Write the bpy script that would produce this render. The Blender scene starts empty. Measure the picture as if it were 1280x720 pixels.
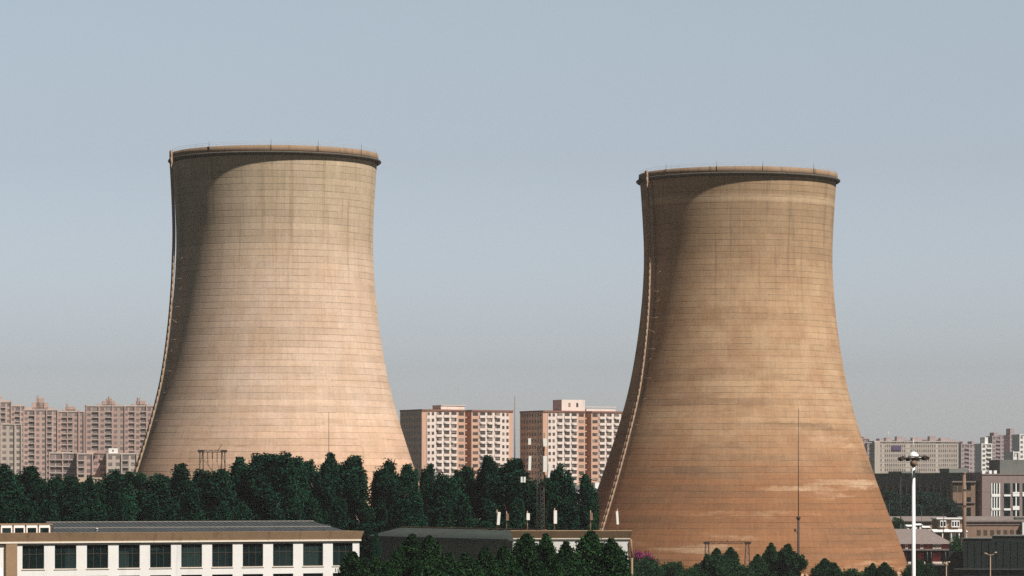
import bpy, math, random
from mathutils import Vector, Matrix

# ------------------------------------------------------------------ basics
random.seed(7)
SC = bpy.context.scene
COL = SC.collection
F, CZ, HY = 4400.0, 23.0, 615.0          # focal length in photo pixels, eye height, horizon row
def X(px, D): return (px - 640.0) / F * D
def Z(py, D): return CZ + (HY - py) / F * D
R = math.radians

def tag(o, label=None, cat=None, group=None, kind=None):
    if label: o['label'] = label
    if cat: o['category'] = cat
    if group: o['group'] = group
    if kind: o['kind'] = kind
    return o

def empty(name, loc, rz=0.0, label=None, cat=None, group=None):
    o = bpy.data.objects.new(name, None)
    o.empty_display_size = 0.5
    COL.objects.link(o)
    o.location = loc
    o.rotation_euler = (0, 0, rz)
    return tag(o, label, cat, group)

class MB:
    """collects boxes, tubes, polygons; build() links them as one mesh object"""
    def __init__(s): s.v = []; s.f = []; s.sm = []
    def quad(s, pts, smooth=False):
        n = len(s.v); s.v += [tuple(p) for p in pts]; s.f.append(tuple(range(n, n + len(pts)))); s.sm.append(smooth)
    def box(s, cx, cy, cz, sx, sy, sz, rz=0.0):
        c, si = math.cos(rz), math.sin(rz); n = len(s.v)
        for dz in (-.5, .5):
            for dx, dy in ((-.5, -.5), (.5, -.5), (.5, .5), (-.5, .5)):
                a, b = dx * sx, dy * sy
                s.v.append((cx + a * c - b * si, cy + a * si + b * c, cz + dz * sz))
        for f in ((0, 3, 2, 1), (4, 5, 6, 7), (0, 1, 5, 4), (1, 2, 6, 5), (2, 3, 7, 6), (3, 0, 4, 7)):
            s.f.append(tuple(n + i for i in f)); s.sm.append(False)
    def span(s, x0, x1, y0, y1, z0, z1):
        s.box((x0 + x1) / 2, (y0 + y1) / 2, (z0 + z1) / 2, abs(x1 - x0), abs(y1 - y0), abs(z1 - z0))
    def tube(s, p, q, r0, r1=None, n=8, smooth=True):
        r1 = r0 if r1 is None else r1
        p, q = Vector(p), Vector(q); d = (q - p)
        if d.length < 1e-6: return
        d.normalize(); a = d.orthogonal().normalized(); b = d.cross(a); k = len(s.v)
        for c, r in ((p, r0), (q, r1)):
            for i in range(n):
                t = 2 * math.pi * i / n
                s.v.append(tuple(c + (a * math.cos(t) + b * math.sin(t)) * r))
        for i in range(n):
            j = (i + 1) % n
            s.f.append((k + i, k + j, k + n + j, k + n + i)); s.sm.append(smooth)
        s.f.append(tuple(k + i for i in reversed(range(n)))); s.sm.append(False)
        s.f.append(tuple(k + n + i for i in range(n))); s.sm.append(False)
    def lathe(s, prof, n=64, smooth=True, closed=False, cx=0, cy=0):
        k = len(s.v); m = len(prof)
        for r, z in prof:
            for i in range(n):
                t = 2 * math.pi * i / n
                s.v.append((cx + r * math.cos(t), cy + r * math.sin(t), z))
        rng = m if closed else m - 1
        for j in range(rng):
            j2 = (j + 1) % m
            for i in range(n):
                i2 = (i + 1) % n
                s.f.append((k + j * n + i, k + j * n + i2, k + j2 * n + i2, k + j2 * n + i)); s.sm.append(smooth)
    def prism(s, poly, axis_len, x0=0.0):
        """poly: (y,z) points, extruded along x from x0"""
        n = len(poly); k = len(s.v)
        for x in (x0, x0 + axis_len):
            for y, z in poly: s.v.append((x, y, z))
        for i in range(n):
            j = (i + 1) % n
            s.f.append((k + i, k + j, k + n + j, k + n + i)); s.sm.append(False)
        s.f.append(tuple(k + i for i in reversed(range(n)))); s.sm.append(False)
        s.f.append(tuple(k + n + i for i in range(n))); s.sm.append(False)
    def mesh(s, name, mat):
        me = bpy.data.meshes.new(name)
        me.from_pydata(s.v, [], s.f)
        me.polygons.foreach_set('use_smooth', s.sm)
        if mat: me.materials.append(mat)
        me.update()
        return me
    def build(s, name, mat, parent=None, loc=(0, 0, 0), rz=0.0, recalc=True):
        me = s.mesh(name, mat)
        if recalc and len(s.f) < 60000:
            import bmesh
            bm = bmesh.new(); bm.from_mesh(me)
            bmesh.ops.recalc_face_normals(bm, faces=bm.faces)
            bm.to_mesh(me); bm.free()
        o = bpy.data.objects.new(name, me)
        COL.objects.link(o)
        o.location = loc; o.rotation_euler = (0, 0, rz)
        if parent: o.parent = parent
        return o

def put(name, me, parent, loc=(0, 0, 0), rz=0.0):
    o = bpy.data.objects.new(name, me); COL.objects.link(o)
    o.parent = parent; o.location = loc; o.rotation_euler = (0, 0, rz)
    return o

def repeat(parent, name, mb, mat, places, cap=100):
    """places: (x,y,z,rz) in the parent's space, highest first become parts; past cap the rest is one stuff part"""
    me = mb.mesh(name, mat)
    places = sorted(places, key=lambda p: -p[2])
    for x, y, z, rz in places[:cap]:
        put(name, me, parent, (x, y, z), rz)
    rest = places[cap:]
    if rest:
        r = MB()
        for x, y, z, rz in rest:
            c, s = math.cos(rz), math.sin(rz); n = len(r.v)
            r.v += [(x + a * c - b * s, y + a * s + b * c, z + d) for a, b, d in mb.v]
            r.f += [tuple(n + i for i in f) for f in mb.f]; r.sm += mb.sm
        o = r.build(name, mat, parent, recalc=False)
        o['kind'] = 'stuff'

def copy_tree(o, parent=None):
    c = o.copy(); COL.objects.link(c); c.parent = parent
    for ch in o.children: copy_tree(ch, c)
    return c

# ------------------------------------------------------------------ materials
class NT:
    def __init__(s, name):
        s.m = bpy.data.materials.new(name); s.m.use_nodes = True
        s.t = s.m.node_tree; s.t.nodes.clear()
        s.out = s.t.nodes.new('ShaderNodeOutputMaterial')
        s.b = s.t.nodes.new('ShaderNodeBsdfPrincipled')
        s.t.links.new(s.b.outputs[0], s.out.inputs[0])
    def n(s, typ, **kw):
        x = s.t.nodes.new(typ)
        for k, v in kw.items(): setattr(x, k, v)
        return x
    def set(s, sock, v):
        if isinstance(v, bpy.types.NodeSocket): s.t.links.new(v, sock)
        elif isinstance(v, (int, float)) and hasattr(sock.default_value, '__len__'): sock.default_value = [v] * len(sock.default_value)
        elif isinstance(v, (tuple, list)) and len(v) == 3 and len(sock.default_value) == 4: sock.default_value = (*v, 1)
        else: sock.default_value = v
    def m_(s, op, a, b=0.0, c=None, clamp=False):
        x = s.n('ShaderNodeMath', operation=op, use_clamp=clamp)
        s.set(x.inputs[0], a); s.set(x.inputs[1], b)
        if c is not None: s.set(x.inputs[2], c)
        return x.outputs[0]
    def ss(s, v, lo, hi):                       # smoothstep lo..hi
        x = s.n('ShaderNodeMapRange', interpolation_type='SMOOTHSTEP')
        s.set(x.inputs[0], v); x.inputs[1].default_value = lo; x.inputs[2].default_value = hi
        return x.outputs[0]
    def mix(s, f, a, b, mode='MIX'):
        x = s.n('ShaderNodeMix', data_type='RGBA', blend_type=mode)
        s.set(x.inputs[0], f); s.set(x.inputs[6], a); s.set(x.inputs[7], b)
        return x.outputs[2]
    def noise(s, vec, scale=1.0, detail=3.0, rough=.55):
        x = s.n('ShaderNodeTexNoise'); s.set(x.inputs['Vector'], vec)
        x.inputs['Scale'].default_value = scale; x.inputs['Detail'].default_value = detail; x.inputs['Roughness'].default_value = rough
        return x.outputs[0]
    def vec(s, x, y, z):
        c = s.n('ShaderNodeCombineXYZ')
        for i, v in enumerate((x, y, z)): s.set(c.inputs[i], v)
        return c.outputs[0]
    def obj(s): return s.n('ShaderNodeTexCoord').outputs['Object']
    def geo(s): return s.n('ShaderNodeNewGeometry').outputs['Position']
    def rnd(s): return s.n('ShaderNodeObjectInfo').outputs['Random']
    def white(s, *a):
        w = s.n('ShaderNodeTexWhiteNoise', noise_dimensions='3D')
        s.set(w.inputs['Vector'], s.vec(*a)); return w.outputs['Value']
    def fin(s, col, rough=.85, spec=.3, bump=None, bs=.3, bd=.05, metal=0.0):
        s.set(s.b.inputs['Base Color'], col); s.set(s.b.inputs['Roughness'], rough)
        s.b.inputs['Specular IOR Level'].default_value = spec; s.b.inputs['Metallic'].default_value = metal
        if bump is not None:
            x = s.n('ShaderNodeBump'); x.inputs['Strength'].default_value = bs; x.inputs['Distance'].default_value = bd
            s.set(x.inputs['Height'], bump); s.t.links.new(x.outputs[0], s.b.inputs['Normal'])
        return s.m

def wallmat(name, c, var=.18, rough=.88, streak=.25, scale=.35, spec=.25):
    """painted or plastered wall: blotches plus rain streaks running down"""
    t = NT(name); p = t.geo()
    sx = t.n('ShaderNodeSeparateXYZ'); t.set(sx.inputs[0], p); x, y, z = sx.outputs
    b = t.noise(p, scale, 4)
    s = t.noise(t.vec(t.m_('MULTIPLY', x, 1.3), t.m_('MULTIPLY', y, 1.3), t.m_('MULTIPLY', z, .07)), 1.0, 3)
    f = t.noise(p, 4.0, 3)
    k = t.m_('ADD', t.m_('MULTIPLY', t.m_('SUBTRACT', b, .5), var * 2), 1.0)
    k = t.m_('MULTIPLY', k, t.m_('SUBTRACT', 1.0, t.m_('MULTIPLY', t.ss(s, .52, .75), streak)))
    k = t.m_('MULTIPLY', k, t.m_('ADD', .9, t.m_('MULTIPLY', f, .2)))
    col = t.mix(1.0, c, t.vec(k, k, k), 'MULTIPLY')
    return t.fin(col, rough, spec, f, .15, .03)

def plain(name, c, rough=.7, metal=0.0, var=.12, spec=.35):
    t = NT(name); f = t.noise(t.geo(), 1.2, 3)
    k = t.m_('ADD', t.m_('MULTIPLY', t.m_('SUBTRACT', f, .5), var * 2), 1.0)
    return t.fin(t.mix(1.0, c, t.vec(k, k, k), 'MULTIPLY'), rough, spec, metal=metal)

def glassmat(name, dark, light, amt=.25, rough=.25, spec=.25):
    """window panes: mostly dark rooms, here and there a curtain"""
    t = NT(name); p = t.geo()
    q = t.n('ShaderNodeVectorMath', operation='MULTIPLY'); t.set(q.inputs[0], p); q.inputs[1].default_value = (.42, .42, .42)
    sx = t.n('ShaderNodeSeparateXYZ'); t.set(sx.inputs[0], q.outputs[0])
    w = t.white(t.m_('FLOOR', sx.outputs[0]), t.m_('FLOOR', sx.outputs[1]), t.m_('FLOOR', sx.outputs[2]))
    r = t.rnd()
    w = t.m_('FRACT', t.m_('ADD', w, t.m_('MULTIPLY', r, 3.7)))
    k = t.ss(w, 1 - amt, 1.0)
    return t.fin(t.mix(k, dark, light), rough, spec)

def leafmat(name, a, b, tip, rough=.62):
    t = NT(name); p = t.obj()
    big = t.noise(p, .55, 3); fine = t.noise(p, 3.5, 2); r = t.rnd()
    col = t.mix(t.ss(big, .35, .65), a, b)
    col = t.mix(t.m_('MULTIPLY', t.ss(fine, .52, .74), .75), col, tip)
    k = t.m_('ADD', .75, t.m_('MULTIPLY', r, .5))
    col = t.mix(1.0, col, t.vec(k, k, k), 'MULTIPLY')
    return t.fin(col, rough, .06)

def shellmat(name, ca, cb, pale, dark, band, seed, ringz, brown, damp, olive, pitch=1.36):
    """cast concrete cooling tower shell: pour lifts, panel joints, weather bands, drips"""
    t = NT(name); p = t.obj()
    sx = t.n('ShaderNodeSeparateXYZ'); t.set(sx.inputs[0], p); x, y, z = sx.outputs
    ang = t.m_('ARCTAN2', y, x)
    arc = t.m_('MULTIPLY', ang, 24.0)
    cz = t.m_('DIVIDE', z, pitch); ci = t.m_('FLOOR', cz); cf = t.m_('FRACT', cz)
    pa = t.m_('MULTIPLY', ang, 108 / (2 * math.pi)); pi_ = t.m_('FLOOR', pa); pf = t.m_('FRACT', pa)
    grain = t.noise(p, 2.2, 5, .65)
    mid = t.noise(p, .16, 5, .6)
    wob = t.noise(p, .5, 2)
    hl = t.ss(t.m_('MINIMUM', cf, t.m_('SUBTRACT', 1.0, cf)), .075, .02)
    vl = t.ss(t.m_('MINIMUM', pf, t.m_('SUBTRACT', 1.0, pf)), .055, .015)
    hlv = t.m_('MULTIPLY', hl, t.ss(t.white(ci, t.m_('FLOOR', t.m_('MULTIPLY', ang, 6.0)), seed + 9), .0, .8))
    pn = t.white(ci, pi_, seed)
    cn = t.white(ci, seed, 3.3)
    # weather bands: whole lifts that dried lighter or darker, uneven round the shell
    zz = t.m_('ADD', t.m_('MULTIPLY', z, .16), t.m_('MULTIPLY', ci, .11)); zz = t.m_('ADD', zz, t.m_('MULTIPLY', wob, .25))
    bandn = t.noise(t.vec(t.m_('MULTIPLY', ang, .75), seed, t.m_('MULTIPLY', zz, 1.25)), 1.0, 5, .62)
    bandc = t.noise(t.vec(t.m_('MULTIPLY', ang, .9), seed + 6, t.m_('MULTIPLY', ci, .61)), 1.0, 3, .6)
    fine = t.noise(t.vec(t.m_('MULTIPLY', arc, 2.2), seed + 3, t.m_('MULTIPLY', z, .18)), 1.0, 4, .7)
    bandf = t.noise(t.vec(t.m_('MULTIPLY', ang, 2.2), seed + 5, t.m_('MULTIPLY', z, .8)), 1.0, 4, .7)
    drip = t.noise(t.vec(t.m_('MULTIPLY', arc, .75), seed + 2, t.m_('MULTIPLY', z, .03)), 1.0, 5, .65)
    drip2 = t.noise(t.vec(t.m_('MULTIPLY', arc, 1.5), seed + 8, t.m_('MULTIPLY', z, .022)), 1.0, 4, .6)
    up = t.ss(z, 55.0, 88.0); low = t.ss(z, 62.0, 30.0)
    col = t.mix(t.m_('MULTIPLY', t.ss(mid, .30, .72), t.m_('ADD', .25, t.m_('MULTIPLY', bandn, .9))), ca, cb)
    zn = t.m_('ADD', z, t.m_('MULTIPLY', t.m_('SUBTRACT', bandn, .5), 34.0))
    col = t.mix(t.m_('MULTIPLY', t.ss(zn, 44.0, 20.0), damp), col, brown)
    col = t.mix(t.m_('MULTIPLY', t.m_('MULTIPLY', t.ss(bandn, .46, .72), low), band), col, dark)
    col = t.mix(t.m_('MULTIPLY', t.m_('MULTIPLY', t.ss(bandf, .55, .75), low), .45), col, dark)
    col = t.mix(t.m_('MULTIPLY', t.m_('MULTIPLY', t.ss(bandn, .46, .30), t.m_('ADD', .3, t.m_('MULTIPLY', low, .7))), .55), col, pale)
    col = t.mix(t.m_('MULTIPLY', t.m_('MULTIPLY', t.ss(drip, .52, .66), up), .70), col, dark)
    col = t.mix(t.m_('MULTIPLY', t.m_('MULTIPLY', t.ss(drip2, .58, .68), up), .45), col, pale)
    col = t.mix(t.m_('MULTIPLY', t.ss(z, 60.0, 92.0), t.m_('ADD', .30, t.m_('MULTIPLY', mid, .5))), col, olive)
    ring = t.ss(t.m_('ABSOLUTE', t.m_('SUBTRACT', z, ringz)), 1.1, .3)
    col = t.mix(t.m_('MULTIPLY', ring, .5 if ringz < 1e4 else 0.0), col, pale)
    k = t.m_('ADD', .965, t.m_('MULTIPLY', pn, .07))
    k = t.m_('MULTIPLY', k, t.m_('ADD', .94, t.m_('MULTIPLY', cn, .10)))
    k = t.m_('MULTIPLY', k, t.m_('ADD', .80, t.m_('MULTIPLY', bandc, .42)))
    k = t.m_('MULTIPLY', k, t.m_('ADD', .78, t.m_('MULTIPLY', fine, .44)))
    k = t.m_('MULTIPLY', k, t.m_('ADD', .74, t.m_('MULTIPLY', grain, .52)))
    k = t.m_('MULTIPLY', k, t.m_('SUBTRACT', 1.0, t.m_('MULTIPLY', hlv, .40)))
    k = t.m_('MULTIPLY', k, t.m_('SUBTRACT', 1.0, t.m_('MULTIPLY', vl, .03)))
    col = t.mix(1.0, col, t.vec(k, k, k), 'MULTIPLY')
    h = t.m_('ADD', t.m_('MULTIPLY', grain, .5), t.m_('MULTIPLY', t.m_('ADD', hl, t.m_('MULTIPLY', vl, .05)), -1.0))
    h = t.m_('ADD', h, t.m_('MULTIPLY', t.m_('SUBTRACT', 1.0, cf), .35))
    return t.fin(col, .92, .12, h, .35, .035)

M = {}
def mats():
    M['shell_pale'] = shellmat('shell_pale_concrete', (.57, .425, .32), (.49, .335, .225), (.66, .51, .385), (.29, .175, .095), .5, 1.7, 1e6, (.52, .305, .195), .75, (.42, .345, .225))
    M['shell_brown'] = shellmat('shell_brown_concrete', (.45, .30, .18), (.32, .18, .098), (.58, .43, .28), (.15, .092, .054), .75, 4.1, 88.2, (.25, .112, .050), .9, (.33, .24, .145))
    M['rim'] = wallmat('rim_concrete', (.26, .175, .11), .25, .9, .45, .3)
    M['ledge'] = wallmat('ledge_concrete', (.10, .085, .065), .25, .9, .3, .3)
    M['steel_tan'] = plain('weathered_tan_steel', (.34, .235, .155), .6, var=.3)
    M['steel_pale'] = plain('galvanised_steel', (.55, .54, .50), .5, var=.2)
    M['steel_rust'] = plain('rusty_dark_steel', (.045, .032, .026), .75, var=.4)
    M['steel_dark'] = plain('dark_painted_steel', (.06, .065, .06), .6, var=.3)
    M['leg'] = wallmat('leg_concrete', (.42, .26, .17), .2)
    M['packing'] = plain('dark_fill_packing', (.03, .035, .035), .9)
    M['white_wall'] = wallmat('white_render', (.73, .71, .67), .07, .85, .12)
    M['cornice'] = wallmat('brown_cornice', (.30, .195, .115), .22, .85, .35, .5)
    M['lip'] = wallmat('cream_lip', (.72, .64, .54), .1, .8, .2)
    M['brown_frame'] = plain('brown_window_frame', (.075, .055, .04), .5)
    M['pane'] = glassmat('dark_green_glass', (.005, .013, .013), (.018, .036, .034), .35, .25, .08)
    M['roof_dark'] = wallmat('dark_standing_seam_roof', (.055, .06, .062), .3, .6, .35, .6)
    M['seam'] = plain('pale_roof_strip', (.22, .20, .17), .6)
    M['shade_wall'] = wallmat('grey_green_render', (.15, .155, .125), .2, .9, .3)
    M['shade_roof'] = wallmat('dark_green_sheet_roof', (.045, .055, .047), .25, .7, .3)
    M['antenna'] = plain('white_antenna_panel', (.70, .69, .64), .45, var=.06)
    M['pole_brown'] = plain('brown_pole', (.20, .125, .085), .75, var=.3)
    M['bark'] = plain('bark', (.075, .055, .04), .9, var=.35)
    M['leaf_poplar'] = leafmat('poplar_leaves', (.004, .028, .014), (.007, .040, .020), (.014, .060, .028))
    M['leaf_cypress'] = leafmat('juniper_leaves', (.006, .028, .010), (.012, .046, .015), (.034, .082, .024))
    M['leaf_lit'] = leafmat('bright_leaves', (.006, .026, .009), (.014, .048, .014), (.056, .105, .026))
    M['leaf_far'] = leafmat('hazy_leaves', (.009, .028, .018), (.014, .038, .024), (.022, .052, .03))
    M['flower'] = leafmat('pink_blossom', (.22, .03, .10), (.12, .03, .06), (.36, .07, .18))
    M['brick_pink'] = wallmat('salmon_brick', (.58, .35, .245), .1, .9, .2)
    M['brick_end_lifted'] = wallmat('lightened_end_brick', (.74, .49, .345), .15, .9, .25)  # copy for the shaded ends, colour lightened to replace missing fill light
    M['balc_cream'] = wallmat('cream_balcony', (.72, .60, .53), .1, .85, .25)
    M['cap_red'] = plain('red_brown_coping', (.22, .10, .07), .8)
    M['win_apart'] = glassmat('apartment_window', (.065, .052, .045), (.28, .22, .18), .45, .3, .25)
    M['win_far'] = glassmat('hazed_far_window', (.17, .14, .13), (.27, .225, .20), .45, .35, .2)  # panes paled, distance haze is put into their colour
    M['pink_far'] = wallmat('hazed_pink_render', (.48, .335, .285), .14, .9, .2, .1)  # this and the next two walls: colour lifted to carry distance haze
    M['pink_dark'] = wallmat('hazed_brown_render', (.41, .285, .24), .14, .9, .2, .1)
    M['grey_far'] = wallmat('hazed_grey_beige_render', (.47, .395, .33), .14, .9, .2, .1)
    M['slab_line'] = plain('pale_slab_edge', (.50, .43, .38), .8)
    M['mauve_far'] = wallmat('hazed_mauve_render', (.38, .305, .305), .14, .9, .2, .1)  # haze fade of the far skyline painted into the wall colour
    M['cream_far'] = wallmat('cream_tile_wall', (.50, .44, .375), .08, .9, .15, .1)
    M['white_far'] = wallmat('white_tile_wall', (.75, .74, .70), .06, .9, .15, .1)
    M['grey_dark'] = wallmat('charcoal_cladding', (.15, .155, .14), .2, .85, .3)
    M['mauve_wall'] = wallmat('mauve_grey_render', (.235, .18, .165), .12, .9, .25)
    M['brick_lit'] = wallmat('tan_brick', (.26, .17, .12), .15, .9, .3)
    M['pier'] = wallmat('buff_pier', (.40, .33, .25), .15, .9, .2)
    M['tile_grey'] = wallmat('grey_roof_tiles', (.19, .155, .14), .2, .8, .3, .6)
    M['red_panel'] = wallmat('faded_red_panel', (.36, .06, .06), .2, .7, .3)
    M['shed'] = wallmat('black_green_cladding', (.014, .022, .021), .3, .8, .3)
    M['white_trim'] = plain('white_paint', (.80, .79, .76), .5, var=.05)
    M['sign_purple'] = plain('purple_sign', (.10, .06, .14), .6)
    M['lamp_glass'] = plain('lamp_lens', (.55, .50, .40), .3)
    M['tan_wall'] = wallmat('sandy_wall', (.30, .22, .16), .15)
    # ground: dusty earth, scrub and paving patches
    t = NT('ground_earth'); p = t.geo()
    a = t.noise(p, .02, 5); b = t.noise(p, .25, 4)
    col = t.mix(t.ss(a, .4, .6), (.055, .052, .04), (.03, .04, .024))
    col = t.mix(t.m_('MULTIPLY', t.ss(b, .5, .7), .5), col, (.085, .075, .06))
    M['ground'] = t.fin(col, .95, .1, b, .4, .2)
    t = NT('road_asphalt'); M['road'] = t.fin(t.mix(t.noise(t.geo(), .6, 4), (.04, .04, .042), (.065, .064, .062)), .9, .2)
mats()
# ------------------------------------------------------------------ cooling towers
PROF = [(95.0, 21.95), (89, 21.5), (82, 21.1), (76.5, 20.9), (69.5, 21.15), (63, 21.7), (57, 22.45), (51, 23.4),
        (45.5, 24.5), (41.5, 25.55), (35, 27.5), (28, 29.8), (20.3, 32.5), (13, 35.3), (6.6, 37.6), (4.8, 38.25)]
def shell_r(z, k=1.0):
    P = PROF
    if z >= P[0][0]: return P[0][1] * k
    for (z1, r1), (z0, r0) in zip(P, P[1:]):
        if z >= z0:
            t = (z - z0) / (z1 - z0); return (r0 + (r1 - r0) * t) * k
    return P[-1][1] * k
def smooth_r(z, k=1.0):
    return sum(shell_r(z + d, k) for d in (-3, -1.5, 0, 1.5, 3)) / 5

def cooling_tower(cx, cy, k, shell_mat, lad_phi, label, rods):
    T = empty('cooling_tower', (cx, cy, 0), 0, label, 'cooling tower', 'cooling towers')
    zs = [4.8 + i * 0.68 for i in range(132)]
    prof = [(smooth_r(z, k), z) for z in zs] + [(21.95 * k, 95.0)]
    inner = [(r - .55, z) for r, z in reversed(prof)]
    m = MB(); m.lathe(prof + inner, 192, closed=True); m.build('shell', shell_mat, T)
    a0 = math.atan2(-cy, -cx)
    # rim: parapet with a ledge that juts out under it
    m = MB()
    q = 21.98 * k
    m.lathe([(q + .02, 93.75), (q + .16, 93.95), (q + .14, 95.0), (q - .5, 95.0), (q - .52, 93.75)], 192, closed=True)
    rim = m.build('rim', M['rim'], T)
    m = MB()
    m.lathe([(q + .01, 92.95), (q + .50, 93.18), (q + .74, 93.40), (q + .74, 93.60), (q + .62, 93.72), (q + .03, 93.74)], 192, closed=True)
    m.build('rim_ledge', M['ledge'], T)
    m = MB()
    for i in range(72):
        a = i * 2 * math.pi / 72; x, y = (q - .1) * math.cos(a), (q - .1) * math.sin(a)
        m.tube((x, y, 95.0), (x, y, 95.75), .02, n=4)
    for zz in (95.4, 95.75):
        m.lathe([(q - .1 + .022 * math.cos(b), zz + .022 * math.sin(b)) for b in (0, 2.1, 4.2)], 144, closed=True)
    m.build('guard_rail', M['steel_pale'], rim)
    rm = MB(); rm.tube((0, 0, 94.0), (0, 0, 96.2), .06, .03, n=6); rme = rm.mesh('lightning_rod', M['steel_dark'])
    for d in rods:
        a = a0 + R(d); put('lightning_rod', rme, T, ((q + .2) * math.cos(a), (q + .2) * math.sin(a), 0))
    # caged ladder standing off the shell
    ph = a0 - R((lad_phi[0] + lad_phi[1]) / 2)
    et = Vector((-math.sin(ph), math.cos(ph), 0))
    def lad(z, off=0.0):
        t = min(1, max(0, z / 95.0)); a = a0 - R(lad_phi[0] + (lad_phi[1] - lad_phi[0]) * t)
        mid = max(0, 1 - abs(z - 72) / 26)
        return Vector((math.cos(a), math.sin(a), 0)) * (smooth_r(min(z, 94), k) + 1.05 + .45 * mid + off) + Vector((0, 0, z))
    zl = [6 + i * 1.485 for i in range(61)]
    L = MB(); w_ = et * .40                                  # one continuous caged strip, foot to rim
    nz = len(zl); rows = []
    for off in (.10, .42):
        for sgn in (-1, 1):
            k0 = len(L.v); L.v += [tuple(lad(z, off) + w_ * sgn) for z in zl]; rows.append(k0)
    a_, b_, c_, d_ = rows
    for i in range(nz - 1):
        for p, r in ((a_, b_), (d_, c_), (b_, d_), (c_, a_)):
            L.f.append((p + i, r + i, r + i + 1, p + i + 1)); L.sm.append(False)
    L.f += [(a_, c_, d_, b_), (a_ + nz - 1, b_ + nz - 1, d_ + nz - 1, c_ + nz - 1)]; L.sm += [False, False]
    z = 6.5
    while z < 94.5:                                          # rungs
        p = lad(z, .43); L.box(p.x, p.y, p.z, .08, .74, .09, ph); z += .55
    ld = L.build('ladder', M['steel_tan'], T)
    for s in (-1, 1):
        m = MB()
        for i in range(len(zl) - 1): m.tube(lad(zl[i], .46) + et * (.40 * s), lad(zl[i + 1], .46) + et * (.40 * s), .075, n=6)
        m.build('ladder_rail', M['steel_tan'], ld)
    m = MB(); bm_list = []
    for i, z in enumerate((38, 43, 48.5, 51.5, 55, 59.5, 62, 65, 68, 71)):
        b = MB(); p = lad(z) + et * .4
        a = ph + R(5.2 + (i * 37 % 5) * .55); rr = smooth_r(z, k) + .9
        qn = Vector((rr * math.cos(a), rr * math.sin(a), z + (0.0, .9, -.1, 1.4, .05, -.9)[i % 6]))
        b.tube(p, qn, .05, n=6); b.build('brace', M['steel_tan'], T)
    # raking legs in pairs on the basin kerb
    r1, r0 = 38.0 * k, 40.6 * k
    n = 40; da = 2 * math.pi / n
    mes = []
    for s in (-1, 1):
        b = MB(); b.tube((r0 * math.cos(s * da * .46), r0 * math.sin(s * da * .46), .9), (r1 - .1, s * .35, 5.1), .38, .34, n=8)
        mes.append(b.mesh('leg', M['leg']))
    for i in range(n):
        for me in mes: put('leg', me, T, (0, 0, 0), i * da)
    m = MB(); m.lathe([(41.6 * k, -.3), (41.6 * k, 1.3), (40.0 * k, 1.3), (40.0 * k, -.3)], 96, closed=True, smooth=False)
    m.build('basin_wall', M['leg'], T)
    m = MB(); m.lathe([(.1, .2), (36.6 * k, .2), (36.6 * k, 5.4), (.1, 5.4)], 96, smooth=False)
    m.build('fill_packing', M['packing'], T)
    return T

DL, DR = 752.0, 800.0
cooling_tower(X(343.5, DL), DL, 1.0, M['shell_pale'], (66.5, 70), 'pale sandy concrete cooling tower behind the long row of poplars and the white building', (-38, -2, 24, 55))
cooling_tower(X(922.5, DR), DR, 1.02, M['shell_brown'], (54.5, 60.0), 'darker brown concrete cooling tower with a pale ring high up, beside the floodlight mast', (-45, -12, 14, 48))

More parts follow.
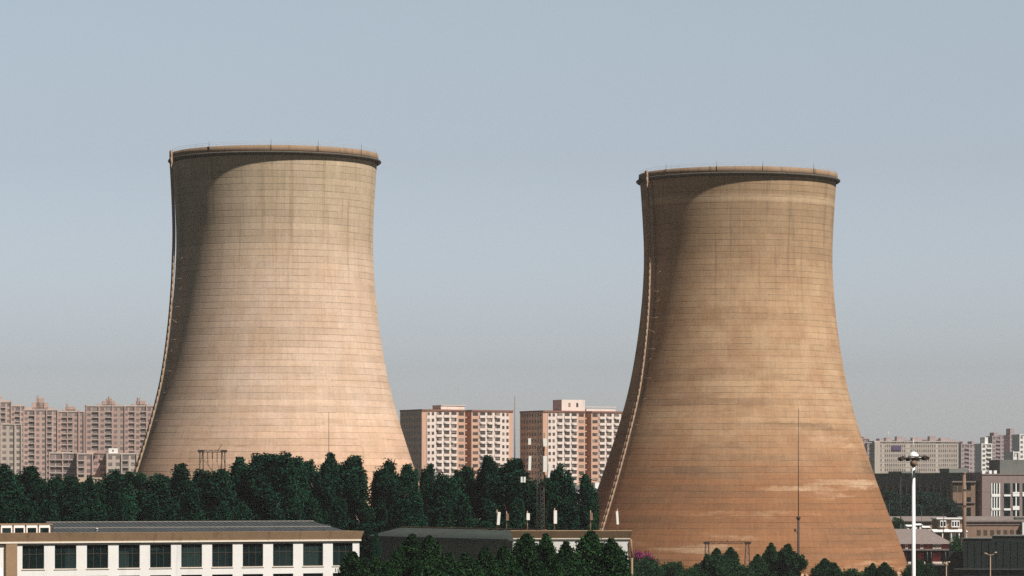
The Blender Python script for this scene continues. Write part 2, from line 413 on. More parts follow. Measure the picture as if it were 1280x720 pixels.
# ------------------------------------------------------------------ trees
def crown(seed, h, rad, kind='poplar', clumps=170, leaves=46, leaf=.36, mat=None, tipn=5):
    rng = random.Random(seed); m = MB(); tips = []
    z0 = h * (.12 if kind == 'poplar' else .05 if kind == 'cone' else .3 if kind == 'spire' else .22)
    lob = [(rng.uniform(0, 6.28), rng.uniform(.15, .38), rng.uniform(0, 6.28)) for _ in range(4)]
    def env(t, a):
        if kind == 'poplar': e = (math.sin(math.pi * min(1, (t * .86 + .10)))) ** .62 * (1.0 - .25 * t)
        elif kind == 'spire': e = min(1.0, (max(.02, (1 - t) * h) / 4.4) ** .85) * min(1, .55 + t * 5)
        elif kind == 'cone': e = min(1.0, (1.02 - t) ** .85 * 1.1) * min(1, .55 + t * 5)
        else: e = math.sqrt(max(0, 1 - (2 * t - 1) ** 2)) ** .8
        for i, (o, s, p) in enumerate(lob): e *= 1 + s * .85 * math.sin((i % 3 + 1) * a + o + t * (5 + 3 * i) + p)
        return rad * max(.08, e)
    plumes = []
    if kind == 'poplar':                                   # rounded leafy lobes heaped on a broad core, a few tips above
        for i in range(7):                                 # core
            t = i / 6; plumes.append((Vector((rng.uniform(-.15, .15) * rad, rng.uniform(-.15, .15) * rad, z0 + (h - z0) * (.06 + .74 * t))), h * .11, rad * (.60 - .12 * abs(t - .35))))
        npl = 20
        for i in range(npl):
            t = .02 + .86 * i / npl + rng.uniform(-.03, .03); a = i * 2.4 + rng.uniform(-.6, .6)
            e = rad * (1.0 if t < .55 else 1.0 - .55 * ((t - .55) / .45) ** 1.5) * min(1, .6 + t * 2.5)
            rr = e * rng.uniform(.40, .98)
            plumes.append((Vector((rr * math.cos(a), rr * math.sin(a), z0 + t * (h - z0) * .95)), h * rng.uniform(.06, .105), rad * rng.uniform(.28, .52)))
        for i in range(tipn):                              # tips
            a = rng.uniform(0, 6.28); rr = rad * rng.uniform(.05, .50 if tipn < 8 else .75)
            plumes.append((Vector((rr * math.cos(a), rr * math.sin(a), h * (rng.uniform(.86, .945) if tipn < 8 else .95 - .12 * rr / rad - rng.uniform(0, .05)))), h * rng.uniform(.045, .07), rad * rng.uniform(.2, .34)))
    g = lambda s_: max(-1.55, min(1.55, rng.gauss(0, 1))) * s_
    for c in range(clumps):
        if plumes:
            pc, ph_, pr = plumes[c % len(plumes)]
            while True:
                q = Vector((rng.uniform(-1, 1), rng.uniform(-1, 1), rng.uniform(-1, 1)))
                if q.length < 1: break
            taper = 1 - .3 * max(0, q.z)
            ctr = pc + Vector((q.x * pr * taper, q.y * pr * taper, q.z * ph_)); tips.append(ctr)
            if ctr.z > h: ctr.z = h - rng.uniform(0, .5)
            if ctr.z < z0 * .5: continue
            cs = rad * .19 * rng.uniform(.6, 1.25)
            for _ in range(int(leaves * rng.uniform(.5, 1.2))):
                p = ctr + Vector((g(cs * .6), g(cs * .6), g(cs * .95)))
                s = leaf * rng.uniform(.6, 1.25)
                nrm = Vector((rng.gauss(0, 1), rng.gauss(0, 1), rng.gauss(.35, 1))).normalized()
                u = nrm.orthogonal().normalized(); v = nrm.cross(u)
                qa = rng.uniform(0, 6.28); u2 = u * math.cos(qa) + v * math.sin(qa); v2 = nrm.cross(u2)
                m.quad((p - u2 * s, p - v2 * s * .55, p + u2 * s, p + v2 * s * .55))
            continue
        t = rng.random() ** (.6 if kind == 'spire' else .85 if kind != 'cone' else 1.15)
        a = rng.uniform(0, 6.283); e = env(t, a)
        rr = e * math.sqrt(rng.uniform(.12, 1.0)); z = z0 + t * (h - z0) * .97
        big = rng.random() < .22
        cs = {'poplar': .62, 'cone': .5, 'spire': .5, 'round': .75}[kind] * rad / 2.3 * rng.uniform(.65, 1.25)
        if kind == 'spire': cs *= .45 + .55 * min(1, (1 - t) * h / 3.2); rr *= .9
        if big and kind == 'poplar': rr *= rng.uniform(1.1, 1.45); z += h * rng.uniform(0, .03); cs *= .75
        ctr = Vector((rr * math.cos(a), rr * math.sin(a), z)); tips.append(ctr)
        vs = 1.55 if kind != 'round' else 1.0
        for _ in range(int(leaves * rng.uniform(.6, 1.2))):
            p = ctr + Vector((g(cs * .55), g(cs * .55), g(cs * .55 * vs)))
            if p.z < z0 * .7: continue
            s = leaf * rng.uniform(.6, 1.25)
            nrm = Vector((rng.gauss(0, 1), rng.gauss(0, 1), rng.gauss(.35, 1)))
            if nrm.length < .1: nrm = Vector((0, 0, 1))
            nrm.normalize(); u = nrm.orthogonal().normalized(); v = nrm.cross(u)
            q = rng.uniform(0, 6.28); u2 = u * math.cos(q) + v * math.sin(q); v2 = nrm.cross(u2)
            m.quad((p - u2 * s, p - v2 * s * .55, p + u2 * s, p + v2 * s * .55))
    return m.mesh('crown', mat), tips, z0
def trunk(seed, h, rad, tips, z0):
    rng = random.Random(seed + 99); m = MB(); r0 = h * .013 + .05
    pts = [Vector((rng.uniform(-.12, .12) * i, rng.uniform(-.12, .12) * i, h * .93 * i / 6 - (.2 if i == 0 else 0))) for i in range(7)]
    for i in range(6): m.tube(pts[i], pts[i + 1], r0 * (1 - i / 6.6), r0 * (1 - (i + 1) / 6.6), n=7)
    for p in rng.sample(tips, min(16, len(tips))):
        z = max(z0 * .6, p.z - math.hypot(p.x, p.y) * 1.5 - 1); i = min(5, int(z / (h * .93) * 6))
        f = z / (h * .93) * 6 - i; b = pts[i].lerp(pts[i + 1], max(0, min(1, f)))
        m.tube(b, p, r0 * .3, r0 * .08, n=5)
    return m.mesh('trunk', M['bark'])
KINDS = {}
def kind(key, n, h, rad, shape, mat, **kw):
    KINDS[key] = []
    for i in range(n):
        cm, tips, z0 = crown(hash_(key) + i * 17, h, rad, shape, mat=mat, **kw)
        KINDS[key].append((cm, trunk(i + 5, h, rad, tips, z0), h, rad))
def hash_(s): return sum(ord(c) * (i + 3) for i, c in enumerate(s))
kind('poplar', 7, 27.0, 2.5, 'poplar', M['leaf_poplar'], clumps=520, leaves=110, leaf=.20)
kind('ragged', 6, 27.0, 2.9, 'poplar', M['leaf_poplar'], clumps=620, leaves=110, leaf=.20, tipn=11)
kind('cypress', 4, 13.0, 2.1, 'spire', M['leaf_cypress'], clumps=330, leaves=95, leaf=.17)
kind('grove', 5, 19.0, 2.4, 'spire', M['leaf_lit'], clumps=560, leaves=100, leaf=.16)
kind('bush', 3, 9.0, 3.2, 'round', M['leaf_cypress'], clumps=170, leaves=90, leaf=.2)
kind('far', 3, 21.0, 4.4, 'round', M['leaf_far'], clumps=240, leaves=80, leaf=.36)
kind('flower', 1, 9.5, 2.4, 'round', M['flower'], clumps=110, leaves=45, leaf=.26)
TRNG = random.Random(31)
def tree(key, px, top, wpx, D, label, group=None, name='tree', cat='tree', lean=0.0):
    i = TRNG.randrange(len(KINDS[key])); cm, tm, h, rad = KINDS[key][i]
    T = empty(name, (X(px, D), D, 0), TRNG.uniform(0, 6.28), label, cat, group)
    sz = Z(top, D) / (h * 1.0); sx = wpx / F * D / (2 * rad)
    T.scale = (sx, sx, sz)
    sx *= TRNG.uniform(.9, 1.15)
    T.scale = (sx, sx * TRNG.uniform(.9, 1.1), sz)
    if key in ('poplar', 'ragged'):                          # the row has grown with a slight lean away from the wind
        T.rotation_euler = (R(TRNG.uniform(-1.5, 1.5)), R(TRNG.uniform(.2, 3.0) + (2.5 if px > 440 else 0)), T.rotation_euler[2]); T.rotation_mode = 'ZYX'
    put('trunk', tm, T); put('crown', cm, T)
    return T

# the long poplar row: front trees, one by one
ROW = [
 (4, 583, 42, 'dark poplar at the very end of the row, cut by the edge of the photo'),
 (32, 584, 40, 'dark poplar second from the photo edge, below the grey slab tower'),
 (60, 596, 40, 'low dark poplar below the stepped dusty pink tower with the tallest crown'),
 (88, 598, 40, 'lowest dark poplar in the row, below the small pink block with a pale ledge'),
 (112, 597, 38, 'dark poplar below the pale gap between two pink towers'),
 (135, 588, 38, 'dark poplar directly under the white rooftop box'),
 (160, 589, 38, 'dark poplar beside the slanting foot of the pale cooling tower'),
 (185, 594, 38, 'dark poplar standing where the ladder of the pale tower meets the treetops'),
 (205, 592, 36, 'dark poplar just past the tower ladder, with a flat dense top'),
 (225, 581, 36, 'dark poplar with a pointed top on the near side of the steel gantry'),
 (250, 585, 36, 'dark poplar under the first leg of the rusty gantry'),
 (272, 583, 34, 'dark poplar under the second leg of the rusty gantry'),
 (292, 573, 36, 'dark poplar rising just beyond the rusty gantry'),
 (314, 563, 42, 'tallest dark poplar against the pale tower, with a broad round head'),
 (346, 564, 44, 'broad dark poplar beside the tallest one against the pale tower'),
 (372, 572, 34, 'dark poplar with a sloping shoulder before the thin mast'),
 (401, 569, 28, 'narrow dark poplar immediately beside the thin mast on the pale tower'),
 (432, 569, 42, 'dark poplar with several thin spires just beyond the thin mast'),
 (469, 570, 30, 'slim dark poplar before the edge of the pale tower, gaps on both sides'),
 (494, 577, 30, 'dark poplar before the corner of the pale tower'),
 (522, 577, 28, 'narrow dark poplar before the shaded end of the first pink block'),
 (547, 582, 30, 'dark poplar below the first cream balcony columns of the pink block'),
 (572, 580, 34, 'dark poplar below the brick columns of the pink block'),
 (598, 569, 36, 'tall dark poplar covering the recess in the first pink block'),
 (628, 572, 46, 'broad dark poplar at the corner of the first pink block beside the brown pole'),
 (656, 590, 36, 'lower dark poplar behind the small antennas beside the lattice mast'),
 (686, 576, 36, 'dark poplar behind the lattice mast'),
 (713, 592, 28, 'pointed dark poplar just past the lattice mast'),
]
for px, top, w, lab in ROW:
    tree('poplar' if px < 420 else 'ragged', px, top + 1, w * (1.3 if px < 420 else 1.3), 520 + TRNG.uniform(-10, 10), lab, 'poplars in the row behind the white building', 'poplar_tree')
tree('cypress', 737, 612, 26, 560, 'small dark conical tree at the end of the row beside the brown tower', 'poplars in the row behind the white building', 'conifer_tree')
for i in range(17):                                           # second rank filling the dense end of the row
    px = -8 + i * 25.5; f = ROW[min(len(ROW) - 1, max(0, int((px + 10) / 26)))][1]
    tree('poplar', px, f + TRNG.uniform(2, 9), 58, 556 + TRNG.uniform(-12, 12), 'dark tree crowded behind the dense end of the poplar row, barely showing', 'second rank of the poplar row', 'poplar_tree')
for i in range(24):                                           # low young trees at the foot of the row
    px = 2 + i * 30.0 + TRNG.uniform(-6, 6)
    if px > 735: break
    tree('poplar', px, 622 + TRNG.uniform(-8, 8), 40, 486 + TRNG.uniform(-8, 8), 'low dark young tree at the foot of the poplar row, merging with its neighbours', 'young trees at the foot of the row', 'young_tree')

# lit trees in front of the dark shed and the second white building
GROVE = [
 (441, 689, 40, 'yellow green bushy tree covering the corner of the white building'),
 (470, 697, 32, 'low yellow green tree beside the corner of the white building'),
 (496, 690, 30, 'small green tree before the left part of the grey shed'),
 (515, 668, 36, 'tall green tree before the grey shed, first of its two tall ones'),
 (537, 670, 36, 'tall green tree before the grey shed, second of its two tall ones'),
 (562, 692, 32, 'low green tree in the dip between the tall pair and the next clump'),
 (582, 690, 30, 'low green tree with a thin tip in the middle of the grey shed'),
 (606, 685, 34, 'green tree at the end of the grey shed'),
 (630, 683, 34, 'bright green tree before the join of grey shed and cream wall'),
 (658, 667, 36, 'tall bright green tree before the start of the cream wall'),
 (682, 668, 34, 'pointed bright green tree before the middle of the cream wall'),
 (708, 678, 34, 'shorter bright green tree in the middle of the cream wall'),
 (738, 664, 40, 'tallest bright green tree, before the far end of the cream wall'),
 (764, 673, 38, 'broad green tree hiding the lower corner of the cream wall'),
]
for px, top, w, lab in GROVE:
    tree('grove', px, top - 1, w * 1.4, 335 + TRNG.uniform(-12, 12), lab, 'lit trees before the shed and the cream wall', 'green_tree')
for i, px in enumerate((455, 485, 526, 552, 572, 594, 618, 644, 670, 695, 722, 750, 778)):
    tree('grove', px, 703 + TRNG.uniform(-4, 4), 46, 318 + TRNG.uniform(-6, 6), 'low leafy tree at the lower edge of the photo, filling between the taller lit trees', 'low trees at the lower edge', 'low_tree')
CON = [
 (884, 694, 26, 'small dark juniper under the first legs of the portal gantry'),
 (896, 686, 32, 'broad juniper under the portal gantry, with a blunt tip'),
 (913, 685, 32, 'pointed juniper under the portal gantry, beside the blunt one'),
 (947, 694, 26, 'small juniper between the portal gantry and the tall pair'),
 (964, 680, 34, 'tall pointed juniper, the first of the pair beside the lightning mast'),
 (985, 681, 34, 'tall pointed juniper touching the foot of the lightning mast'),
 (1031, 699, 34, 'rounded juniper past the lightning mast'),
 (1044, 705, 24, 'low juniper clinging to the rounded one past the mast'),
 (1091, 705, 26, 'small juniper before the legs of the brown tower'),
 (1106, 704, 26, 'small pointed juniper at the corner of the brown tower'),
]
for px, top, w, lab in CON:
    tree('cypress', px, top - 1, w * .95, 640 + TRNG.uniform(-6, 6), lab, 'junipers at the foot of the brown tower', 'juniper_tree', 'tree')
BUSH = [(792, 703, 34, 'dark round bush at the end of the cream wall'), (812, 703, 34, 'dark round bush below the pink blossom'),
        (838, 708, 30, 'low dark bush at the foot of the brown tower'), (848, 706, 22, 'low pointed bush before the bare stretch of the brown tower'),
        (868, 713, 26, 'lowest bush beside the portal gantry'), (930, 711, 34, 'low bush below the gap between the junipers'), (1064, 714, 26, 'low bush between the rounded juniper and the tower legs')]
for px, top, w, lab in BUSH:
    tree('bush', px, top, w * 1.25, 632 + TRNG.uniform(-5, 5), lab, 'bushes at the foot of the brown tower', 'bush', 'bush')
tree('flower', 798, 690, 20, 640, 'pink flowering shrub beside the drainpipe of the cream wall', 'pink flowering shrubs', 'flowering_shrub', 'shrub')
tree('flower', 811, 692, 16, 642, 'smaller pink flowering shrub before the dark foot of the brown tower', 'pink flowering shrubs', 'flowering_shrub', 'shrub')
# ------------------------------------------------------------------ near buildings
def frustum(x0, x1, y0, y1, z0, z1, g):
    m = MB()
    b = [(x0, y0, z0), (x1, y0, z0), (x1, y1, z0), (x0, y1, z0)]
    t = [(x0 - g, y0 - g, z1), (x1 + g, y0 - g, z1), (x1 + g, y1 + g, z1), (x0 - g, y1 + g, z1)]
    m.quad(b[::-1]); m.quad(t)
    for i in range(4):
        j = (i + 1) % 4; m.quad((b[i], b[j], t[j], t[i]))
    return m

def window_mb(w, h, bars=1, rail=None, fr=.07, dep=.12):
    f = MB()
    f.span(-w / 2, -w / 2 + fr, 0, dep, 0, h); f.span(w / 2 - fr, w / 2, 0, dep, 0, h)
    f.span(-w / 2 + fr, w / 2 - fr, 0, dep, 0, fr); f.span(-w / 2 + fr, w / 2 - fr, 0, dep, h - fr, h)
    for i in range(bars):
        x = -w / 2 + w * (i + 1) / (bars + 1); f.span(x - fr * .4, x + fr * .4, .02, dep - .02, fr, h - fr)
    if rail: f.span(-w / 2 + fr, w / 2 - fr, .03, dep - .03, rail - fr * .4, rail + fr * .4)
    p = MB(); p.quad(((-w / 2 + .02, dep * .6, .02), (w / 2 - .02, dep * .6, .02), (w / 2 - .02, dep * .6, h - .02), (-w / 2 + .02, dep * .6, h - .02)))
    return f, p

def white_building():
    A = Vector((-52.4, 372.0)); Bv = Vector((-17.0, 392.0)); d = Bv - A; L = d.length
    T = empty('white_building', (A.x, A.y, 0), math.atan2(d.y, d.x), 'long white building with a row of dark windows and a brown flared cornice', 'building')
    W, H, P0, PITCH = 2.46, 2.52, .70, 3.666
    tops = [17.36 - 3.34 * i for i in range(5)]
    w = MB()
    w.span(-16, L, .45, 13.0, 0, 17.55)                     # core behind the openings
    for i, t in enumerate(tops):                            # spandrels
        up = 17.55 if i == 0 else tops[i - 1] - H
        w.span(0, L, 0, .45, t, up)
    w.span(0, L, 0, .45, 0, tops[-1] - H)
    for t in tops:                                          # piers
        xs = [0] + [v for k in range(11) for v in (P0 + PITCH * k, P0 + PITCH * k + W)] + [L]
        for k in range(0, len(xs), 2): w.span(xs[k], xs[k + 1], 0, .45, t - H, t)
    # side wing
    w.span(-16, -1.25, .1, .45, 0, 15.3); w.span(-16, -1.25, .1, .45, 16.65, 17.55); w.span(-1.95, -1.25, .1, .45, 15.3, 16.65); w.span(-16, -4.4, .1, .45, 15.3, 16.65)
    w.build('wall', M['white_wall'], T)
    fm, pm = window_mb(W, H, 2, H * .62, fr=.055)
    fme, pme = fm.mesh('window', M['brown_frame']), pm.mesh('pane', M['pane'])
    for t in tops:
        for k in range(11):
            o = put('window', fme, T, (P0 + PITCH * k + W / 2, .14, t - H)); put('pane', pme, o)
    fm, pm = window_mb(2.45, 1.35, 1)
    o = fm.build('window', M['brown_frame'], T, (-3.175, .2, 15.3)); pm.build('pane', M['pane'], o)
    sl = MB(); sl.span(-W / 2 - .1, W / 2 + .1, -.07, 0, -.1, 0); sme = sl.mesh('sill', M['lip'])
    for t in tops:
        for k in range(11): put('sill', sme, T, (P0 + PITCH * k + W / 2, -.003, t - H - .003))
    m = MB(); m.span(-1.25, 0, -.32, .45, 0, 17.5); m.build('pilaster', M['cornice'], T)
    aw = MB(); aw.prism([(.1, 15.0), (-.2, 14.98), (-.5, 14.8), (-.72, 14.5), (-.8, 14.2), (.1, 14.2)], 3.2, -5.0); aw.build('awning', M['white_trim'], T)
    m = MB(); m.span(-16.2, L + .14, -.22, 13.2, 17.56, 17.74); m.build('cornice_lip', M['lip'], T)
    m = MB(); m.span(-16.1, L + .06, -.1, 13.1, 17.46, 17.557); m.build('cornice_bed', M['brown_frame'], T)
    frustum(-16.15, L + .10, -.16, 13.15, 17.744, 18.66, .30).build('cornice', M['cornice'], T)
    # low hipped metal roof set back on the flat roof
    x0, x1, y0, y1, zb, zt, e = 4.9, 39.7, 1.6, 12.4, 18.664, 19.72, 1.3
    ym = (y0 + y1) / 2; m = MB()
    b = [(x0, y0, zb), (x1, y0, zb), (x1, y1, zb), (x0, y1, zb)]; r = [(x0 + e, ym, zt), (x1 - e, ym, zt)]
    m.quad((b[0], b[1], r[1], r[0])); m.quad((b[1], b[2], r[1])); m.quad((b[2], b[3], r[0], r[1])); m.quad((b[3], b[0], r[0])); m.quad(b[::-1])
    for i in range(1, 58):
        x = x0 + i * .6
        f = min(1, min(x - x0, x1 - x) / e)
        m.tube((x, y0, zb + .02), (x, y0 + (ym - y0) * f, zb + (zt - zb) * f + .02), .028, n=4)
    rf = m.build('roof', M['roof_dark'], T)
    m = MB(); yy = y0 + (ym - y0) * .42; zz = zb + (zt - zb) * .42
    m.span(x0 + .9, x1 - .7, yy - .05, yy + .05, zz, zz + .09); m.span(x0 + e, x1 - e, ym - .09, ym + .09, zt - .02, zt + .07)
    m.build('roof_strip', M['seam'], rf)
    v = MB(); v.lathe([(.10, 0), (.10, .2), (.17, .22), (.17, .28), (0.01, .33)], 10)
    for x in (10.2,): v.build('roof_vent', M['steel_pale'], T, (x, 2.4, 18.8))
    # rooftop cabin with a ribbon of white framed windows
    c = MB(); c.span(-9, 4.55, 1.55, 5.6, 18.664, 19.5); ch = c.build('roof_cabin', M['cornice'], T)
    m = MB(); m.span(-9.2, 4.70, 1.40, 5.8, 19.504, 19.62); m.build('cabin_roof', M['cornice'], ch)
    fm, pm = MB(), MB()
    fm.span(-.62, .62, 0, .1, .52, .83); fm.span(-.62, -.50, 0, .1, 0, .52); fm.span(.50, .62, 0, .1, 0, .52)
    pm.quad(((-.53, .06, 0), (.53, .06, 0), (.53, .06, .52), (-.53, .06, .52)))
    fme, pme = fm.mesh('cabin_window', M['white_trim']), pm.mesh('pane', M['pane'])
    for i in range(9):
        put('pane', pme, put('cabin_window', fme, ch, (3.78 - i * 1.43, 1.44, 18.67)))
white_building()
tree('poplar', 459, 663, 19, 405, 'black green narrow tree squeezed between the white building and the grey shed', None, 'narrow_tree')

def grey_shed():
    A, Bv = Vector((X(466, 420), 420.0)), Vector((.05, 388.0)); d = Bv - A; L = d.length
    T = empty('grey_shed', (A.x, A.y, 0), math.atan2(d.y, d.x), 'shaded grey green shed with a dark sheet roof, behind the lit trees', 'shed')
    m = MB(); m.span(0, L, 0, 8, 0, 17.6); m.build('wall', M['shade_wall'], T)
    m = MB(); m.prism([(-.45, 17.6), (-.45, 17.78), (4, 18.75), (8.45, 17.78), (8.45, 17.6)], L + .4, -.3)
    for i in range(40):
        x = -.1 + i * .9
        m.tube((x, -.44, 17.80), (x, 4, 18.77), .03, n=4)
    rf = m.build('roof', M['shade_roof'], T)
    m = MB(); m.span(-.3, L + .1, 3.85, 4.15, 18.77, 18.86); m.build('ridge_cap', M['cornice'], rf)
    m = MB(); m.span(-.2, L, -.56, -.453, 17.55, 17.7); m.build('gutter', M['steel_dark'], rf)
    fm, pm = window_mb(2.2, 1.5, 1)
    for i in range(6):
        o = fm.build('window', M['brown_frame'], T, (3.2 + i * 5.6, -.1, 12.0)); pm.build('pane', M['pane'], o)
grey_shed()

def cream_wall_building():
    D = 380.0; x0, x1 = X(641.5, D), X(786.5, D)
    T = empty('cream_building', (x0, D, 0), 0, 'low cream walled building with a brown cornice, antennas on its roof', 'building')
    L = x1 - x0
    m = MB(); m.span(0, L, 0, 6, 0, 17.9); m.build('wall', M['white_wall'], T)
    m = MB(); m.span(-.02, L + .12, -.14, 6.1, 17.903, 18.02); m.build('cornice_lip', M['lip'], T)
    frustum(0, L + .1, -.12, 6.1, 18.024, 18.80, .28).build('cornice', M['cornice'], T)
    fm, pm = window_mb(2.3, 2.0, 2, 1.3)
    for i in range(3):
        o = fm.build('window', M['brown_frame'], T, (2.2 + i * 4.1, -.1, 11.6)); pm.build('pane', M['pane'], o)
    m = MB(); m.tube((L + .18, -.2, 17.9), (L + .3, -.2, 15.9), .11, n=8); m.tube((L + .3, -.2, 15.9), (L + .3, -.2, 0), .11, n=8); m.build('drainpipe', M['cornice'], T)
cream_wall_building()

def cell_antenna(px, y0, y1, D, zb, w, label, mat='antenna', lean=0.0):
    T = empty('cell_antenna', (X(px, D), D, zb), R(20), label, 'antenna', 'panel antennas on the roofs')
    zt, zm = Z(y0, D) - zb, Z(y1, D) - zb
    m = MB(); m.tube((0, .2, -.3 if zb > 18.7 else -.6), (0, .2, zt + .25), .055, n=6); m.build('pole', M['steel_tan'], T)
    m = MB(); m.box(0, 0, (zt + zm) / 2, w, .16, zt - zm); o = m.build('panel', M[mat], T)
    o.rotation_euler[1] = R(lean)
    m = MB()
    for z in (zm + (zt - zm) * .2, zm + (zt - zm) * .8): m.box(0, .13, z, .1, .16, .08)
    m.build('bracket', M['steel_dark'], T)
cell_antenna(622, 640, 656, 400.0, 18.75, .34, 'tilted white panel antenna on the dark shed roof, first in the row', lean=5)
cell_antenna(634, 642, 650.5, 397.9, 18.75, .32, 'small brownish panel antenna on the shed roof beside the tilted white one', 'pole_brown')
cell_antenna(660, 641.5, 650, 383, 18.80, .36, 'short white panel antenna on a thin pole, beside the lattice mast')
cell_antenna(694, 638, 654.5, 383, 18.80, .36, 'tall white panel antenna standing on the cream building just past the lattice mast')
cell_antenna(739, 641, 650, 383, 18.80, .30, 'brownish panel antenna above the cream building before the brown tower', 'pole_brown')
cell_antenna(772.5, 639, 655.5, 383, 18.80, .26, 'slim white panel antenna in front of the foot of the brown tower', lean=-4)

def lattice_mast():
    D = 383.0; s = D / F
    T = empty('lattice_mast', (X(675.5, D), D, 18.80), 0, 'slender lattice mast with white antenna panels on the cream building roof', 'mast')
    h = Z(556, D) - 18.80
    def leg(i, t):
        a = R(-30 + 120 * i); r = .52 * (1 - .35 * t); return Vector((r * math.cos(a), r * math.sin(a), -.1 + t * (h + .1)))
    for i in range(3):
        m = MB(); m.tube(leg(i, 0), leg(i, 1), .045, n=6); m.build('leg', M['pole_brown'] if i == 0 else M['steel_dark'], T)
    m = MB(); n = 15
    for k in range(n):
        for i in range(3):
            j = (i + 1) % 3
            m.tube(leg(i, k / n), leg(j, (k + 1) / n), .022, n=4); m.tube(leg(i, k / n), leg(j, k / n), .02, n=4)
    m.build('lattice_bracing', M['steel_dark'], T)
    m = MB(); m.tube((.42, -.25, h - 4.5), (.42, -.25, Z(541, D) - 18.80), .07, n=8); m.build('upper_pole', M['pole_brown'], T)
    for px, y0, y1, w, lean in ((661.7, 548, 556, .30, 0), (662, 570, 588, .30, 2), (681, 548, 558, .42, -3), (681, 570, 590, .40, 0), (686.3, 580, 597, .24, 6), (652, 596, 603, .22, 0), (655.6, 596, 603, .22, 4)):
        x = (px - 675.5) * s; z0, z1 = Z(y1, D) - 18.80, Z(y0, D) - 18.80
        m = MB(); m.box(0, 0, 0, w, .16, z1 - z0)
        o = m.build('antenna_panel', M['antenna'], T, (x, -.62, (z0 + z1) / 2)); o.rotation_euler = (0, R(lean), R(15))
        m = MB(); m.tube((0, .1, 0), (-x, .5, -.1), .03, n=5); m.build('mount_arm', M['steel_dark'], o)
lattice_mast()

def thin_mast(name, px, top, D, r, mat, label, lower=None, cat='pole'):
    T = empty(name, (X(px, D), D, 0), 0, label, cat)
    zt = Z(top, D)
    if lower:
        zl = Z(lower, D)
        m = MB(); m.tube((0, 0, -.2), (0, 0, zl), r * 3.2, r * 2.4, n=10); m.build('lower_pole', M[mat], T)
        m = MB(); m.lathe([(r * 2.4, zl - .25), (r * 4.6, zl - .1), (r * 4.6, zl + .25), (r * 1.0, zl + .45)], 10); m.build('collar', M[mat], T)
        m = MB(); m.tube((0, 0, zl), (0, 0, zt), r, r * .55, n=8); m.build('rod', M[mat], T)
        m = MB(); m.box(-.62, 0, zl - 2.2, .4, .25, .5); m.tube((-.5, 0, zl - 2.3), (0, 0, zl - 3.1), .05, n=5); m.build('bracket', M[mat], T)
    else:
        m = MB(); m.tube((0, 0, -.2), (0, 0, zt * .55), r * 1.5, r * 1.1, n=8); m.build('pole', M[mat], T)
        m = MB(); m.tube((0, 0, zt * .55), (0, 0, zt), r * 1.0, r * .5, n=8); m.build('rod', M[mat], T)
    return T
thin_mast('lightning_mast', 411, 515, 650, .07, 'steel_rust', 'thin dark mast rising from the poplars in front of the pale tower', cat='mast')
thin_mast('lightning_mast', 998, 511, 650, .085, 'steel_rust', 'tall dark lightning mast with a thick lower tube in front of the brown tower', lower=648, cat='mast')
thin_mast('tall_mast', 643.5, 495, 900, .16, 'pole_brown', 'tall thin brown mast between the two pink apartment blocks', cat='mast')
thin_mast('utility_pole', 1126, 596, 900, .10, 'steel_dark', 'thin dark pole in front of the charcoal hall, just off the brown tower')
thin_mast('utility_pole', 1152, 640, 880, .10, 'steel_dark', 'short thin dark pole just past the white floodlight mast')
thin_mast('utility_pole', 1179.5, 642, 880, .13, 'steel_rust', 'dark pole standing before the white house with bay windows')
thin_mast('utility_pole', 1112, 628, 900, .07, 'steel_dark', 'faint thin pole close to the edge of the brown tower')

